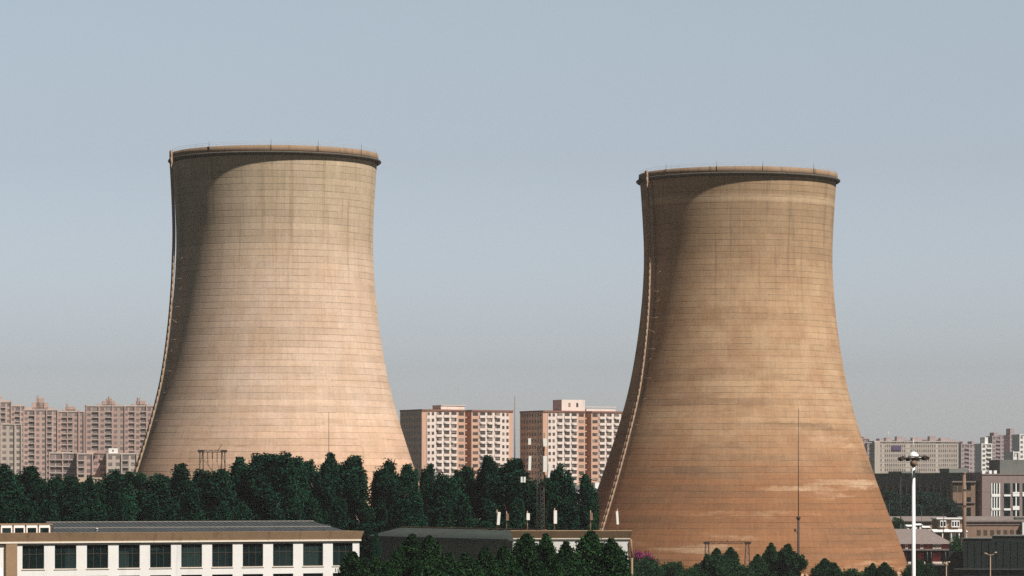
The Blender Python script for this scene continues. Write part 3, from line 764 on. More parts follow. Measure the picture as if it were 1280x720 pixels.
def gantry(px0, px1, top, D, label, rusty):
    s = D / F; W = (px1 - px0) * s; zt = Z(top, D)
    T = empty('steel_gantry', (X(px0, D), D, 0), 0, label, 'gantry', 'portal gantries by the towers')
    mt = M['steel_rust']
    for x in (.0, W):
        m = MB(); sp = .95
        q = 1 if x == 0 else -1
        for dx in (-.25 * q, .62 * q):
            m.tube((x + dx * 2.0, -.5, -.1), (x + dx * .6 + .15 * q, 0, zt), .14, .11, n=6)
        for k in range(11):
            t0, t1 = k / 11, (k + 1) / 11
            f = lambda dx, t: Vector((x + dx * 2.0 + (x + dx * .6 + .15 * q - x - dx * 2.0) * t, -.5 + .5 * t, zt * t))
            m.tube(f(-.25 * q, t0), f(.62 * q, t1), .045, n=4)
        m.build('leg', mt, T)
    m = MB()
    m.box(W / 2, 0, zt + .12, W + .8, .22, .09); m.box(W / 2, 0, zt - .25, W + .8, .22, .09)
    n = int(W / .5)
    for k in range(n):
        x0, x1 = k * W / n, (k + 1) * W / n
        m.tube((x0, 0, zt - .25), (x1, 0, zt + .12), .05, n=4) if k % 2 else m.tube((x0, 0, zt + .12), (x1, 0, zt - .25), .05, n=4)
    for x in (.15, W - .15): m.box(x, 0, zt - .02, 1.1, .5, .34)
    m.build('top_beam', mt, T)
    if rusty:
        for i in range(5):
            m = MB(); x = W * (.12 + .19 * i); l = 1.2 + .7 * (i % 2)
            for k in range(7): m.lathe([(.03, zt - .3 - l * k / 7), (.17, zt - .38 - l * k / 7), (.03, zt - .46 - l * k / 7)], 8, cx=x)
            m.tube((x, 0, zt - .2), (x, 0, zt - .4 - l), .03, n=5)
            m.build('insulator', M['steel_rust'], T)
        m = MB()
        for i in range(5):
            a = Vector((W * (.12 + .19 * i), 0, zt - 1.5 - .7 * (i % 2))); b = Vector((W * (.5 if i < 3 else .8), 0, zt - 3.6 - (i % 3) * .5))
            m.tube(a, b, .045, n=4)
        m.tube((W * .1, 0, zt - 4.2), (W * .9, 0, zt - 3.4), .05, n=5); m.tube((W * .72, 0, zt), (W * .9, 0, zt + 1.3), .05, n=5)
        m.build('busbar', M['steel_rust'], T)
    else:
        m = MB()
        for i in range(3): m.tube((W * (.2 + .3 * i), 0, zt + .1), (W * (.2 + .3 * i), 0, zt + .75), .03, n=5)
        m.build('spike', M['steel_dark'], T)
gantry(250, 281, 563.5, 645, 'rusty substation gantry with hanging insulators poking above the poplars', True)
gantry(882, 936, 678, 662, 'bare steel portal gantry with splayed lattice legs before the brown tower', False)

def floodlight_mast():
    D = 300.0; s = D / F
    T = empty('floodlight_mast', (X(1142, D), D, 0), R(25), 'tall white floodlight mast with a ring of lamps under a white cap', 'floodlight')
    zr = Z(572, D)
    m = MB(); m.tube((0, 0, -.2), (0, 0, zr - .5), .245, .13, n=20); m.build('pole', M['white_trim'], T)
    m = MB(); m.lathe([(.14, zr - .75), (.30, zr - .62), (.30, zr - .35), (.16, zr - .25), (.16, zr + .1)], 16); m.build('collar', M['pole_brown'], T)
    m = MB()
    m.lathe([(.44, zr + .12), (.42, zr + .22), (.25, zr + .42), (.08, zr + .50), (.01, zr + .51)], 20); cap = m.build('cap', M['white_trim'], T)
    m = MB(); m.tube((0, 0, zr + .5), (0, 0, zr + 1.55), .03, .012, n=6); m.build('lightning_rod', M['white_trim'], cap)
    m = MB()
    m.lathe([(1.0 + .05 * math.cos(a), zr + .05 * math.sin(a)) for a in [i * math.pi / 3 for i in range(6)]], 32, closed=True)
    for i in range(6):
        a = i * math.pi / 3; m.tube((.15 * math.cos(a), .15 * math.sin(a), zr), (1.0 * math.cos(a), 1.0 * math.sin(a), zr), .035, n=6)
    ring = m.build('lamp_ring', M['steel_pale'], T)
    ring.rotation_euler[1] = 0
    for i in range(10):
        a = i * 2 * math.pi / 10
        m = MB(); m.box(0, 0, 0, .34, .36, .24)
        o = m.build('floodlight', M['steel_rust'], T, (1.17 * math.cos(a), 1.17 * math.sin(a), zr - .05 + .08 * math.cos(a - .6)), 0)
        o.rotation_euler = (0, R(18), a)
        g = MB(); g.box(.02, 0, -.135, .28, .30, .02); g.build('lens', M['lamp_glass'], o)
floodlight_mast()

def street_lamp(px, top, D, span, label):
    T = empty('street_lamp', (X(px, D), D, 0), 0, label, 'street lamp', 'small street lamps')
    zt = Z(top + 4, D)
    m = MB(); m.tube((0, 0, -.2), (0, 0, zt), .13, .08, n=10); m.build('pole', M['steel_tan'], T)
    for q in (-1, 1):
        m = MB(); m.tube((0, 0, zt - .15), (q * span * .55, 0, zt + .25), .06, n=6)
        arm = m.build('arm', M['steel_tan'], T)
        m = MB(); m.lathe([(.02, .0), (.12, .05), (.17, .2), (.13, .32), (.02, .36)], 12)
        h = m.build('lamp_head', M['steel_tan'], T, (q * span * .72, 0, zt + .33)); h.rotation_euler = (0, R(90 - 16 * q), 0); h.scale = (1, 1.2, 1.6); h.location.x -= .25 * 1
    m = MB(); m.lathe([(.08, zt - .25), (.16, zt - .12), (.12, zt + .1), (.02, zt + .2)], 10); m.build('finial', M['steel_tan'], T)
street_lamp(1238, 690, 600, 1.15, 'twin armed street lamp in front of the black green shed')
street_lamp(1183, 702, 600, .5, 'short twin headed lamp before the red panelled pavilion')
# ------------------------------------------------------------------ pink apartment blocks
def slab_block(px, top, D, label, edge, rz=30.0, tall=True):
    s = D / F; T = empty('apartment_block', (X(px, D), D, 0), R(rz), label, 'apartment block', 'pink slab blocks between the towers')
    zt = Z(top, D); L = 47.6; DEP = 21.0; FL = 2.95
    u = lambda q: (q - 527.4) / 113.9 * L
    brick, cream = M[edge], M['balc_cream']
    a, b = u(581), u(589)
    m = MB(); m.span(0, a, 0, DEP, 0, zt); m.span(a, b, 8.0, DEP, 0, zt); m.span(b, L, 0, DEP, 0, zt); m.build('wall', brick, T)
    m = MB(); m.span(-.12, -.003, .05, DEP, 0, zt); m.build('end_wall', M['brick_end_lifted'], T)
    m = MB()
    m.span(0 - .25, a + .05, -.35, DEP + .2, zt + .003, zt + .75); m.span(a + .05, b - .05, 7.7, DEP + .2, zt + .003, zt + .75); m.span(b - .05, L + .25, -.35, DEP + .2, zt + .003, zt + .75)
    m.build('coping', M['cap_red'], T)
    floors = [zt - FL * (i + 1) for i in range(15)]
    for x0, x1 in ((u(533), u(570.7)), (u(598.7), u(636.4))):          # cream panel fields
        m = MB(); m.span(x0, x1, -.22, -.003, zt - FL * 16, zt - .5); m.build('cream_panel', cream, T)
    # windows
    win, nar, bal, side, ledge, ac = [], [], [], [], [], []
    bays = [(544.2, 552.3), (554, 561.3), (563, 570.4), (599.2, 606.4), (608.2, 615.4), (617.8, 625.4)]
    small = [(533.3, 537.3), (538.7, 542.4), (627.2, 630.8), (632.6, 635.9)]
    bw = u(552) - u(544.6)
    rng = random.Random(int(px))
    for z in floors:
        for p, q in bays:
            c = (u(p) + u(q)) / 2; win.append((c, -.26, z + 1.25, 0)); bal.append((c, -.225, z, 0))
            if rng.random() < .6: ac.append((c - bw * .30, -.59, z + .25, 0))
        for p, q in small: nar.append(((u(p) + u(q)) / 2, -.26, z + .95, 0))
        for p, q in ((573, 579.4), (590.5, 597.3)): win.append(((u(p) + u(q)) / 2, -.04, z + 1.0, 0))
        ledge.append(((a + b) / 2, 0, z, 0))
        for i in range(8): side.append((-.175, 2.0 + i * 2.45, z + .9, -math.pi / 2))
    wm = MB(); wm.span(-bw * .44, bw * .44, 0, .05, 0, 1.45); repeat(T, 'window', wm, M['win_apart'], win)
    wm = MB(); wm.span(-.62, .62, 0, .05, 0, 1.45); repeat(T, 'narrow_window', wm, M['win_apart'], nar)
    wm = MB(); wm.span(-.6, .6, 0, .05, 0, 1.5); repeat(T, 'side_window', wm, M['win_apart'], side)
    bm = MB(); bm.span(-bw * .5, bw * .5, -.34, 0, .02, .14); bm.span(-bw * .5, bw * .5, -.34, -.26, .14, 1.15); bm.span(-bw * .5, -bw * .5 + .12, -.26, 0, .14, 1.15); bm.span(bw * .5 - .12, bw * .5, -.26, 0, .14, 1.15)
    repeat(T, 'balcony', bm, cream, bal)
    am = MB(); am.span(-.45, .45, -.3, 0, 0, .7); repeat(T, 'air_conditioner', am, M['steel_pale'], ac)
    lm = MB(); lm.span(-(b - a) / 2 + .02, (b - a) / 2 - .02, 2.6, 3.4, 0, .5); repeat(T, 'recess_ledge', lm, brick, ledge)
    # rooftop
    if not tall:
        m = MB(); m.span(u(556), u(586), 4, 12, zt + .76, zt + 2.6); m.build('lift_house', cream, T)
        m = MB(); m.span(u(556) - .02, u(586) + .3, 3.7, 12.2, zt + 2.604, zt + 2.85); m.build('lift_house_roof', M['balc_cream'], T)
    else:
        m = MB(); m.span(u(556), u(586), 3.5, 11.5, zt + .76, zt + 5.9); lh = m.build('lift_house', cream, T)
        wm = MB(); wm.span(-.55, .55, 0, .05, 0, 1.9)
        for x in (u(566), u(576)): wm.build('window', M['win_apart'], lh, (x, 3.44, zt + 2.6))
        m = MB(); m.span(u(590), u(628), 5, 12, zt + .76, zt + 1.8)
        for i in range(11): m.tube((u(590) + i * 1.6, 5.2, zt + 1.8), (u(590) + i * 1.6, 5.2, zt + 2.9), .08, n=5)
        m.span(u(590), u(628), 5.1, 5.3, zt + 2.75, zt + 2.95); m.build('roof_rail', M['balc_cream'], T)
    return T
slab_block(527.6, 513.5, 1600, 'salmon pink apartment block with cream balconies beside the pale tower, low lift house on top', 'brick_pink', tall=False)
slab_block(679.0, 515, 1612, 'orange brown apartment block with cream balconies, tall rooftop box, half behind the brown tower', 'brick_pink', tall=True)

# ------------------------------------------------------------------ far towers
def far_tower(px0, px1, top, D, label, mat, steps=(), cols=None, floor=3.0, low=14.0, group=None, rz=8.0, line=True, dep=16.0, name='apartment_tower', kinds='wbw', pale_top=True, winmat='win_far'):
    s = D / F; W = (px1 - px0) * s / math.cos(R(rz)); T = empty(name, (X(px0, D), D, 0), R(rz), label, 'apartment tower' if name == 'apartment_tower' else 'building', group)
    zt = Z(top, D)
    m = MB(); m.span(0, W, 0, dep, 0, zt); m.build('wall', M[mat], T)
    cols = cols or max(2, int(round(W / 3.3))); pw = W / cols
    m = MB()
    for i in range(cols + 1):
        if i % 2 == 0 or i == cols:
            x = min(W - .3, max(.3, i * pw)); m.span(x - .28, x + .28, -.7, -.003, 0, zt + (.9 if i % 4 == 0 else .2))
    pl = m.build('pilaster', M[mat], T)
    win, bal = [], []
    n = int((zt - low) / floor)
    for k in range(n):
        z = zt - floor * (k + 1)
        for i in range(cols):
            c = (i + .5) * pw
            if kinds[i % len(kinds)] == 'b': bal.append((c, 0, z, 0))
            else: win.append((c, -.05, z + .8, 0))
    wm = MB(); wm.span(-pw * .27, pw * .27, 0, .04, 0, floor * .52); repeat(T, 'window', wm, M[winmat], win)
    if bal:
        bm = MB(); bm.span(-pw * .42, pw * .42, -.06, -.003, .5, floor - .3)
        repeat(T, 'balcony_opening', bm, M[winmat], bal)
        bm = MB(); bm.span(-pw * .44, pw * .44, -.85, -.063, 0, .42 if line else .9)
        repeat(T, 'balcony', bm, M['slab_line'] if line else M[mat], bal)
    m = MB(); m.span(-.2, W + .2, -.3, dep + .2, zt + .003, zt + .6); par = m.build('parapet', M['slab_line'] if pale_top and line else M[mat], T)
    for q0, q1, y in steps:
        m = MB(); m.span((q0 - px0) * s, (q1 - px0) * s, 1.5, dep - 3, zt + .604, Z(y, D)); m.build('roof_crown', M[mat], T)
    return T
G = 'dusty pink towers on the hazy skyline'
far_tower(-14, 14, 503, 1980, 'dusty pink tower cut by the photo edge with one thin vertical fin', 'pink_far', ((-2, 2, 495), (4, 12, 500)), group=G, kinds='wwb')
far_tower(13, 31, 508, 2020, 'narrow pink tower with a pale roof line, behind the grey slab', 'pink_far', ((17, 26, 505),), group=G)
far_tower(1, 27, 531, 1720, 'grey beige slab tower standing before the dusty pink ones, dark line down its middle', 'grey_far', ((4, 12, 529),), group=G, kinds='ww', line=False)
far_tower(29, 72, 513, 1900, 'dusty pink tower with a broad stepped crown, its balconies lined in white', 'pink_far', ((33, 66, 509), (40, 60, 503), (45, 55, 497.5), (46, 48, 494)), group=G, kinds='wbwwbw')
far_tower(70, 105, 515, 1915, 'dusty pink tower with a small stepped crown and a white central balcony column', 'pink_dark', ((78, 98, 511.5), (82, 94, 508), (83, 85, 504)), group=G, kinds='wbbw')
far_tower(103.5, 107, 517, 1960, 'thin pale pink stair tower in the gap between two towers', 'pink_far', (), cols=2, group=G, kinds='w', line=False)
far_tower(107, 156, 508, 1880, 'broad dusty pink tower with a pointed stepped crown, above the white rooftop box', 'pink_dark', ((122, 150, 505), (128, 144, 501), (133, 140, 498), (135.5, 137, 495)), group=G, kinds='wbwbwww')
far_tower(154, 197, 508, 1890, 'dusty pink tower whose edge disappears behind the pale cooling tower', 'pink_dark', ((165, 188, 505), (171, 182, 501), (172, 175, 497)), group=G, kinds='wbwb')
G2 = 'lower pink blocks in front of the hazy towers'
far_tower(61, 95, 567, 1600, 'lower pink block with a long pale ledge near its top', 'pink_far', ((70, 88, 564.5),), group=G2, kinds='bb', low=10)
far_tower(96, 116, 568, 1590, 'narrow lower pink block with a short pale ledge', 'pink_far', ((108, 122, 563.5),), group=G2, kinds='bw', low=10)
far_tower(115, 133, 567, 1605, 'lower pink block in shade beside the white rooftop box', 'pink_dark', (), group=G2, low=10, line=False)
far_tower(133, 180, 568, 1595, 'wide lower pink block carrying the white rooftop box', 'grey_far', ((150, 172, 566),), group=G2, kinds='wwb', low=10)
T = empty('rooftop_box', (X(133.5, 1590), 1597, Z(568, 1595) + .61), R(8), 'small white rooftop box with one dark opening on the wide lower pink block', 'rooftop box')
m = MB(); m.span(0, 4.2, 0, 3, 0, 2.2); m.build('wall', M['white_far'], T)
m = MB(); m.span(1.6, 2.4, -.04, -.003, .6, 1.5); m.build('opening', M['win_far'], T)
T = empty('sandy_house', (X(74, 1250), 1250, 0), R(10), 'low sandy house glimpsed just above the lowest poplars', 'house')
m = MB(); m.span(0, 15, 0, 9, 0, 25.8); m.build('wall', M['tan_wall'], T)
m = MB(); m.prism([(-.5, 25.8), (4.5, 28.2), (9.5, 25.8)], 15.6, -.3); m.build('roof', M['tan_wall'], T)
wm = MB(); wm.span(-.6, .6, 0, .05, 0, 1.5)
for i in range(5): wm.build('window', M['win_far'], T, (1.8 + i * 2.9, -.06, 23.2))

# behind the poplars between the towers: white houses and roof clutter
def white_house(px0, px1, top, D, label, tanks=(), rz=25.0, mat='white_far', rows=3):
    s = D / F; W = (px1 - px0) * s; T = empty('white_house', (X(px0, D), D, 0), R(rz), label, 'house', 'white houses behind the poplars')
    zt = Z(top, D)
    m = MB(); m.span(0, W, 0, 10, 0, zt); m.build('wall', M[mat], T)
    m = MB(); m.span(-.3, W + .3, -.4, 10.3, zt + .003, zt + .35); m.build('roof', M['grey_dark'], T)
    wm = MB(); wm.span(-.7, .7, 0, .05, 0, 1.4); n = max(2, int(W / 3.2)); me = wm.mesh('window', M['win_apart'])
    for r in range(rows):
        for i in range(n): put('window', me, T, ((i + .5) * W / n, -.06, zt - 2.4 - 3.0 * r))
    for x, k in tanks:
        m = MB()
        if k == 'tank': m.lathe([(1.1, zt + .36), (1.15, zt + 1.6), (.8, zt + 2.2), (.01, zt + 2.5)], 14, cx=x, cy=3); m.build('water_tank', M['steel_pale'], T)
        elif k == 'box': m.span(x - 1.5, x + 1.5, 2, 5, zt + .36, zt + 2.4); m.build('roof_hut', M[mat], T)
        else: m.span(x - 1.8, x + 1.8, 2, 4, zt + .36, zt + 1.5); m.build('roof_unit', M['grey_dark'], T)
white_house(697, 722, 606, 1300, 'white house with dark clutter on its flat roof, below the orange brown block', ((3, 'unit'), (5.5, 'unit')))
white_house(721, 775, 612, 1210, 'long white house with a domed water tank, at the shaded edge of the brown tower', ((4.6, 'tank'), (9.5, 'box'), (1.5, 'unit')))
white_house(560, 590, 609, 1100, 'white house glimpsed through the gap between two tall poplars', ((4, 'unit'),))
white_house(596, 622, 600, 1120, 'small cream house peeping between poplars below the pink block', (), mat='balc_cream')
tree('poplar', 727, 604, 16, 1000, 'thin dark tree between the white houses below the orange brown block', None, 'distant_tree')
# ------------------------------------------------------------------ the town past the brown tower
def tiled_slab():
    D = 2000.0; s = D / F; W = (1200 - 1093) * s
    T = empty('tiled_slab', (X(1093, D), D, 0), R(6), 'wide cream tiled block with rows of small windows behind the floodlight mast', 'building')
    zt = Z(553.5, D)
    m = MB(); m.span(0, W, 0, 14, 0, zt); m.span(0, 3, -.8, -.003, 0, zt + .5); m.build('wall', M['cream_far'], T)
    m = MB(); m.span(-.3, W + .3, -.5, 14.3, zt + .503, zt + 1.1); m.build('parapet', M['cream_far'], T)
    win = []
    for k in range(9):
        for i in range(37):
            if i in (2, 13, 14, 27): continue
            win.append((2.6 + i * 1.245, -.05, zt - 2.55 - k * 2.72, 0))
    wm = MB(); wm.span(-.40, .40, 0, .04, 0, 1.6); repeat(T, 'window', wm, M['win_far'], win)
    m = MB()
    for k in range(9): m.span(.3, W - .3, -.1, -.06, zt - 3.0 - k * 2.72, zt - 2.8 - k * 2.72)
    m.build('floor_band', M['cream_far'], T)
    m = MB(); m.span(22 * s, 34 * s, -.5, -.3, zt - 4.2, zt - 1.6); m.build('sign_panel', M['sign_purple'], T)
    for a, b, h in ((16, 24, 1.6), (30, 38, 2.6), (50, 62, 2.0), (72, 80, 2.8), (86, 97, 1.8)):
        m = MB(); m.span(a * s, b * s, 3, 9, zt + 1.104, zt + 1.1 + h); m.build('roof_hut', M['mauve_far'], T)
    m = MB(); m.tube((20 * s, 4, zt + 1), (20 * s, 4, zt + 6.5), .15, n=5); m.build('aerial', M['steel_pale'], T)
tiled_slab()
G3 = 'mauve towers on the far skyline'
kw = dict(group=G3, line=False, winmat='win_far')
far_tower(1077, 1087, 549, 2750, 'mauve tower at the edge of the brown tower, its lower half hidden', 'mauve_far', ((1080, 1086, 546),), **kw)
far_tower(1084, 1095, 556, 2600, 'plain darker mauve tower beside the cream tiled block', 'mauve_far', (), **kw)
far_tower(1096, 1118, 552, 2900, 'mauve tower peeping over the cream block near its sign', 'mauve_far', ((1100, 1106, 548), (1110, 1114, 547)), **kw)
far_tower(1120, 1146, 551, 2950, 'mauve tower peeping over the middle of the cream block', 'mauve_far', ((1126, 1133, 547.5),), **kw)
far_tower(1148, 1176, 550, 2900, 'mauve tower peeping over the cream block just past the floodlight mast', 'mauve_far', ((1152, 1158, 547), (1166, 1170, 546.5)), **kw)
far_tower(1176, 1204, 552, 2880, 'mauve tower peeping over the far end of the cream block', 'mauve_far', ((1186, 1196, 549.5),), **kw)
far_tower(1201, 1227, 556, 2500, 'mauve tower with a narrow raised end, between the cream block and the white tower', 'mauve_far', ((1216, 1220, 551.5), (1204, 1209, 553)), **kw)
far_tower(1226.5, 1240, 555.5, 2300, 'narrow white tower with dark balcony openings before the mauve towers', 'white_far', ((1232, 1236, 546.5),), **dict(kw, kinds='wb'))
far_tower(1240, 1251, 546, 2700, 'tall mauve tower directly past the narrow white tower', 'mauve_far', ((1243, 1249, 540.5),), **kw)
far_tower(1251, 1264, 545, 2750, 'tall mauve tower with a pale corner, second past the white tower', 'mauve_far', (), **kw)
far_tower(1262, 1275, 544.5, 2700, 'tallest mauve tower with a block on its roof', 'mauve_far', ((1263.5, 1268.5, 535.5),), **kw)
far_tower(1274, 1292, 544, 2200, 'bright white tower cut off by the edge of the photo', 'white_far', (), **dict(kw, kinds='ww'))
far_tower(1266, 1274, 566, 1900, 'small cream block with barred windows above the charcoal box', 'white_far', (), **dict(kw, kinds='w'))

def charcoal_hall():
    A, Bv = Vector((X(1083, 1150), 1150.0)), Vector((X(1228, 1090), 1090.0)); d = Bv - A; L = d.length
    T = empty('charcoal_hall', (A.x, A.y, 0), math.atan2(d.y, d.x), 'long shaded charcoal hall with buff piers behind a band of trees', 'hall')
    zt = Z(594, 1120)
    m = MB(); m.span(0, L, 0, 16, 0, zt); m.build('wall', M['grey_dark'], T)
    m = MB(); m.span(-.3, L + .3, -.4, 16.3, zt + .003, zt + .7); m.build('parapet', M['grey_dark'], T)
    n = 17; pm = MB(); pm.span(-.3, .3, -1.1, -.003, 6, zt - 3.0); pme = pm.mesh('pier', M['pier'])
    wm = MB(); wm.span(-1.3, 1.3, -.05, -.003, 8, zt - 4.0); wme = wm.mesh('window', M['pane'])
    for i in range(n): put('pier', pme, T, (2 + i * (L - 4) / (n - 1), 0, 0))
    for i in range(n - 1): put('window', wme, T, (2 + (i + .5) * (L - 4) / (n - 1), 0, 0))
    m = MB(); m.span(L * .60, L * .68, 2, 9, zt + .704, zt + 2.1); m.build('roof_hut', M['grey_dark'], T)
    m = MB(); m.span(L * .15, L * .27, 2, 9, zt + .704, zt + 1.3); m.build('roof_unit', M['grey_dark'], T)
charcoal_hall()

def tan_wing():
    D = 1078.0; s = D / F; T = empty('tan_wing', (X(1191, D), D, 0), R(-2), 'small tan brick wing with tall windows behind the brown chimney pole', 'building')
    W = 28 * s; zt = Z(603, D)
    m = MB(); m.span(0, W, 0, 8, 0, zt); m.build('wall', M['brick_lit'], T)
    m = MB(); m.span(-.2, W + .2, -.5, 8, zt + .003, zt + .4); m.build('coping', M['mauve_wall'], T)
    m = MB(); m.span(0, W, -.35, -.003, Z(629, D), Z(627.5, D)); m.build('ledge', M['mauve_wall'], T)
    wm = MB(); wm.span(-.62, .62, -.05, -.003, 0, 2.6)
    for x in (.7, 2.2): 
        for y in (615, 640): wm.build('window', M['brown_frame'], T, (x, 0, Z(y, D)))
    for x in (4.9,):
        for y in (613, 632, 645): wm.build('window', M['pane'], T, (x, 0, Z(y, D)))
tan_wing()

def mauve_block():
    D = 1080.0; s = D / F; T = empty('mauve_block', (X(1227.5, D), D, 0), R(14), 'mauve grey building with white framed window strips at the edge of the photo', 'building')
    W = 80 * s; zt = Z(593.5, D); u = lambda px: (px - 1227.5) * s / math.cos(R(14))
    m = MB(); m.span(0, W, 0, 18, 0, zt); m.build('wall', M['mauve_wall'], T)
    m = MB(); m.span(-.15, W, -.2, 18, zt + .003, zt + .35); m.build('coping', M['mauve_wall'], T)
    def strip(p0, p1, y0, y1, bars, white):
        m = MB(); m.span(u(p0), u(p1), -.06, -.003, Z(y1, D), Z(y0, D)); o = m.build('window', M['pane'], T)
        m = MB()
        for p in bars: m.span(u(p) - .17, u(p) + .17, -.16, -.063, Z(y1, D), Z(y0, D))
        for a, b, c, d in white: m.span(u(a), u(b), -.26, -.163, Z(d, D), Z(c, D))
        m.build('frame', M['white_trim'], o)
    strip(1239.5, 1250.5, 604, 646, (1240, 1243.3, 1246.5, 1250), ((1239.5, 1250.8, 617.5, 621), (1239.5, 1250.8, 635, 638)))
    strip(1256, 1264, 604, 646, (), ((1255.6, 1264.3, 618, 620.5), (1255.6, 1264.3, 635.5, 638)))
    strip(1267.5, 1276, 604, 646, (1271.5,), ((1267, 1275.6, 615, 620.5), (1267, 1275.6, 632.5, 637.5)))
    strip(1280, 1288, 604, 646, (1284,), ((1279.6, 1288, 615, 620.5),))
    o = MB(); o.span(u(1255.5), u(1290), 3, 12, zt + .354, Z(574.5, D)); r = o.build('roof_box', M['grey_dark'], T)
    for a in (1231, 1240, 1246.5):
        m = MB(); m.span(u(a), u(a + 3.4), 2, 3.2, zt + .354, zt + 1.35); m.build('roof_unit', M['white_trim'], T)
mauve_block()

T = empty('chimney_pole', (X(1205.3, 890), 890, 0), 0, 'thick rusty brown chimney pole standing in front of the tan wing', 'chimney')
m = MB(); m.tube((0, 0, -.2), (0, 0, Z(591, 890)), .62, .40, n=14); m.build('shaft', M['pole_brown'], T)
m = MB(); m.lathe([(.42, Z(593, 890)), (.52, Z(592, 890)), (.52, Z(590.5, 890)), (.3, Z(590.3, 890))], 14); m.build('cap', M['pole_brown'], T)
for y in (612, 632):
    m = MB(); m.box(0, -.5, Z(y, 890), 3.2, .12, .16); m.build('cross_arm', M['steel_rust'], T)

for i, (px, top, w) in enumerate(((1096, 622, 24), (1112, 616, 24), (1130, 620, 24), (1150, 617, 26), (1168, 619, 24), (1184, 625, 20), (1198, 636, 16))):
    tree('far', px, top, w * 1.25, 1046 + TRNG.uniform(-8, 8),
         ('dark round tree just off the edge of the brown tower', 'dark round tree behind the faint thin pole', 'dark round tree beside the floodlight mast, on its tower side',
          'tallest dark tree in front of the charcoal hall', 'dark tree in front of the last piers of the charcoal hall', 'dark tree beside the tan brick wing', 'low dark tree under the tan brick wing')[i], 'trees in front of the charcoal hall', 'round_tree')
for i in range(8):
    tree('far', 1090 + i * 14, 631 + TRNG.uniform(-3, 3), 26, 1024, 'low dark tree along the foot of the band before the charcoal hall', 'low trees before the charcoal hall', 'low_tree')
tree('bush', 1120, 651, 24, 930, 'green shrub against the edge of the brown tower above the grey tiled roof', None, 'shrub', 'shrub')
tree('bush', 1196, 674, 18, 838, 'green shrub beside the corner of the grey tiled roof', None, 'shrub', 'shrub')
for px, top, w, lab in ((1149, 702, 26, 'dark leafy bush beside the foot of the floodlight mast'), (1164, 707, 22, 'low leafy bush under the red pavilion'), (1136, 709, 22, 'dark bush between the brown tower legs and the floodlight mast')):
    tree('bush', px, top + 1, w * .85, 700, lab, 'bushes below the pavilion', 'bush', 'bush')

def low_long_house():
    D = 985.0; s = D / F; T = empty('long_low_house', (X(1104, D), D, 0), R(8), 'long low house with a dusty mauve roof below the dark trees', 'house')
    W = 84 * s
    m = MB(); m.span(0, W, 0, 9, 0, Z(652, D)); m.build('wall', M['tan_wall'], T)
    m = MB(); m.prism([(-.6, Z(652, D) + .003), (-.6, Z(651, D)), (4.5, Z(645.5, D)), (9.6, Z(652, D) + .003)], W + 1, -.5); m.build('roof', M['tile_grey'], T)
    wm = MB(); wm.span(-.6, .6, -.05, -.003, 0, 1.2)
    for i in range(8): wm.build('window', M['win_apart'], T, (1.5 + i * 2.2, 0, Z(660, D)))
low_long_house()

def bay_house():
    D = 905.0; s = D / F; T = empty('bay_window_house', (X(1172, D), D, 0), R(5), 'white house with two bay windows and a pale porch, beside the chimney pole', 'house')
    u = lambda px: (px - 1172) * s
    m = MB(); m.span(0, u(1206), 0, 7, 0, Z(649, D)); m.build('wall', M['brick_lit'], T)
    m = MB(); m.span(-.4, u(1206) + .3, -.7, 7.2, Z(649, D) + .003, Z(647.3, D)); m.build('roof', M['white_trim'], T)
    for a, b in ((1174.5, 1182), (1189, 1199)):
        m = MB(); m.span(u(a), u(b), -.9, -.003, Z(659, D), Z(650.5, D)); o = m.build('bay_window', M['white_trim'], T)
        n = 3 if b - a > 8 else 2; w = (u(b) - u(a)) / n
        for i in range(n):
            m = MB(); m.span(u(a) + w * i + .15, u(a) + w * (i + 1) - .15, -.95, -.903, Z(657.5, D), Z(652, D)); m.build('pane', M['pane'], o)
    m = MB(); m.prism([(-2.6, Z(665, D)), (-2.6, Z(664.2, D)), (-.003, Z(661.6, D)), (-.003, Z(663, D))], u(1207.5) - u(1164), u(1164)); m.build('porch_roof', M['white_trim'], T)
    for p in (1166, 1176, 1187, 1197, 1206):
        m = MB(); m.span(u(p) - .14, u(p) + .14, -2.4, -2.1, 0, Z(665, D) - .003); m.build('porch_post', M['white_trim'], T)
    m = MB(); m.span(u(1187), u(1194), -1.6, -.02, 0, Z(666.5, D)); m.build('porch_wall', M['white_wall'], T)
    m = MB(); m.span(u(1201.5), u(1206.5), -1.6, -.02, 0, Z(666.5, D)); m.build('porch_wall', M['white_wall'], T)
bay_house()

for px0, px1, y0, y1, lab in ((1134, 1143, 656, 664, 'small white hut behind the grey tiled roof, nearer the floodlight mast'), (1144, 1153, 654.5, 664, 'small white hut with a pitched top just past the floodlight mast'), (1154, 1163, 657.5, 664, 'lowest of the small white huts behind the grey tiled roof')):
    D = 915.0; s = D / F; w = (px1 - px0) * s
    T = empty('white_hut', (X(px0, D), D, 0), R(10), lab, 'hut', 'white huts behind the tiled roof')
    m = MB(); m.span(0, w, 0, 3, 0, Z(y0 + 2, D)); m.build('wall', M['white_wall'], T)
    m = MB(); m.prism([(-.3, Z(y0 + 2, D) + .003), (1.5, Z(y0, D)), (3.3, Z(y0 + 2, D) + .003)], w + .3, -.15); m.build('roof', M['white_trim'], T)
    m = MB(); m.span(w * .3, w * .6, -.05, -.003, Z(662, D), Z(y0 + 3.4, D)); m.build('window', M['pane'], T)

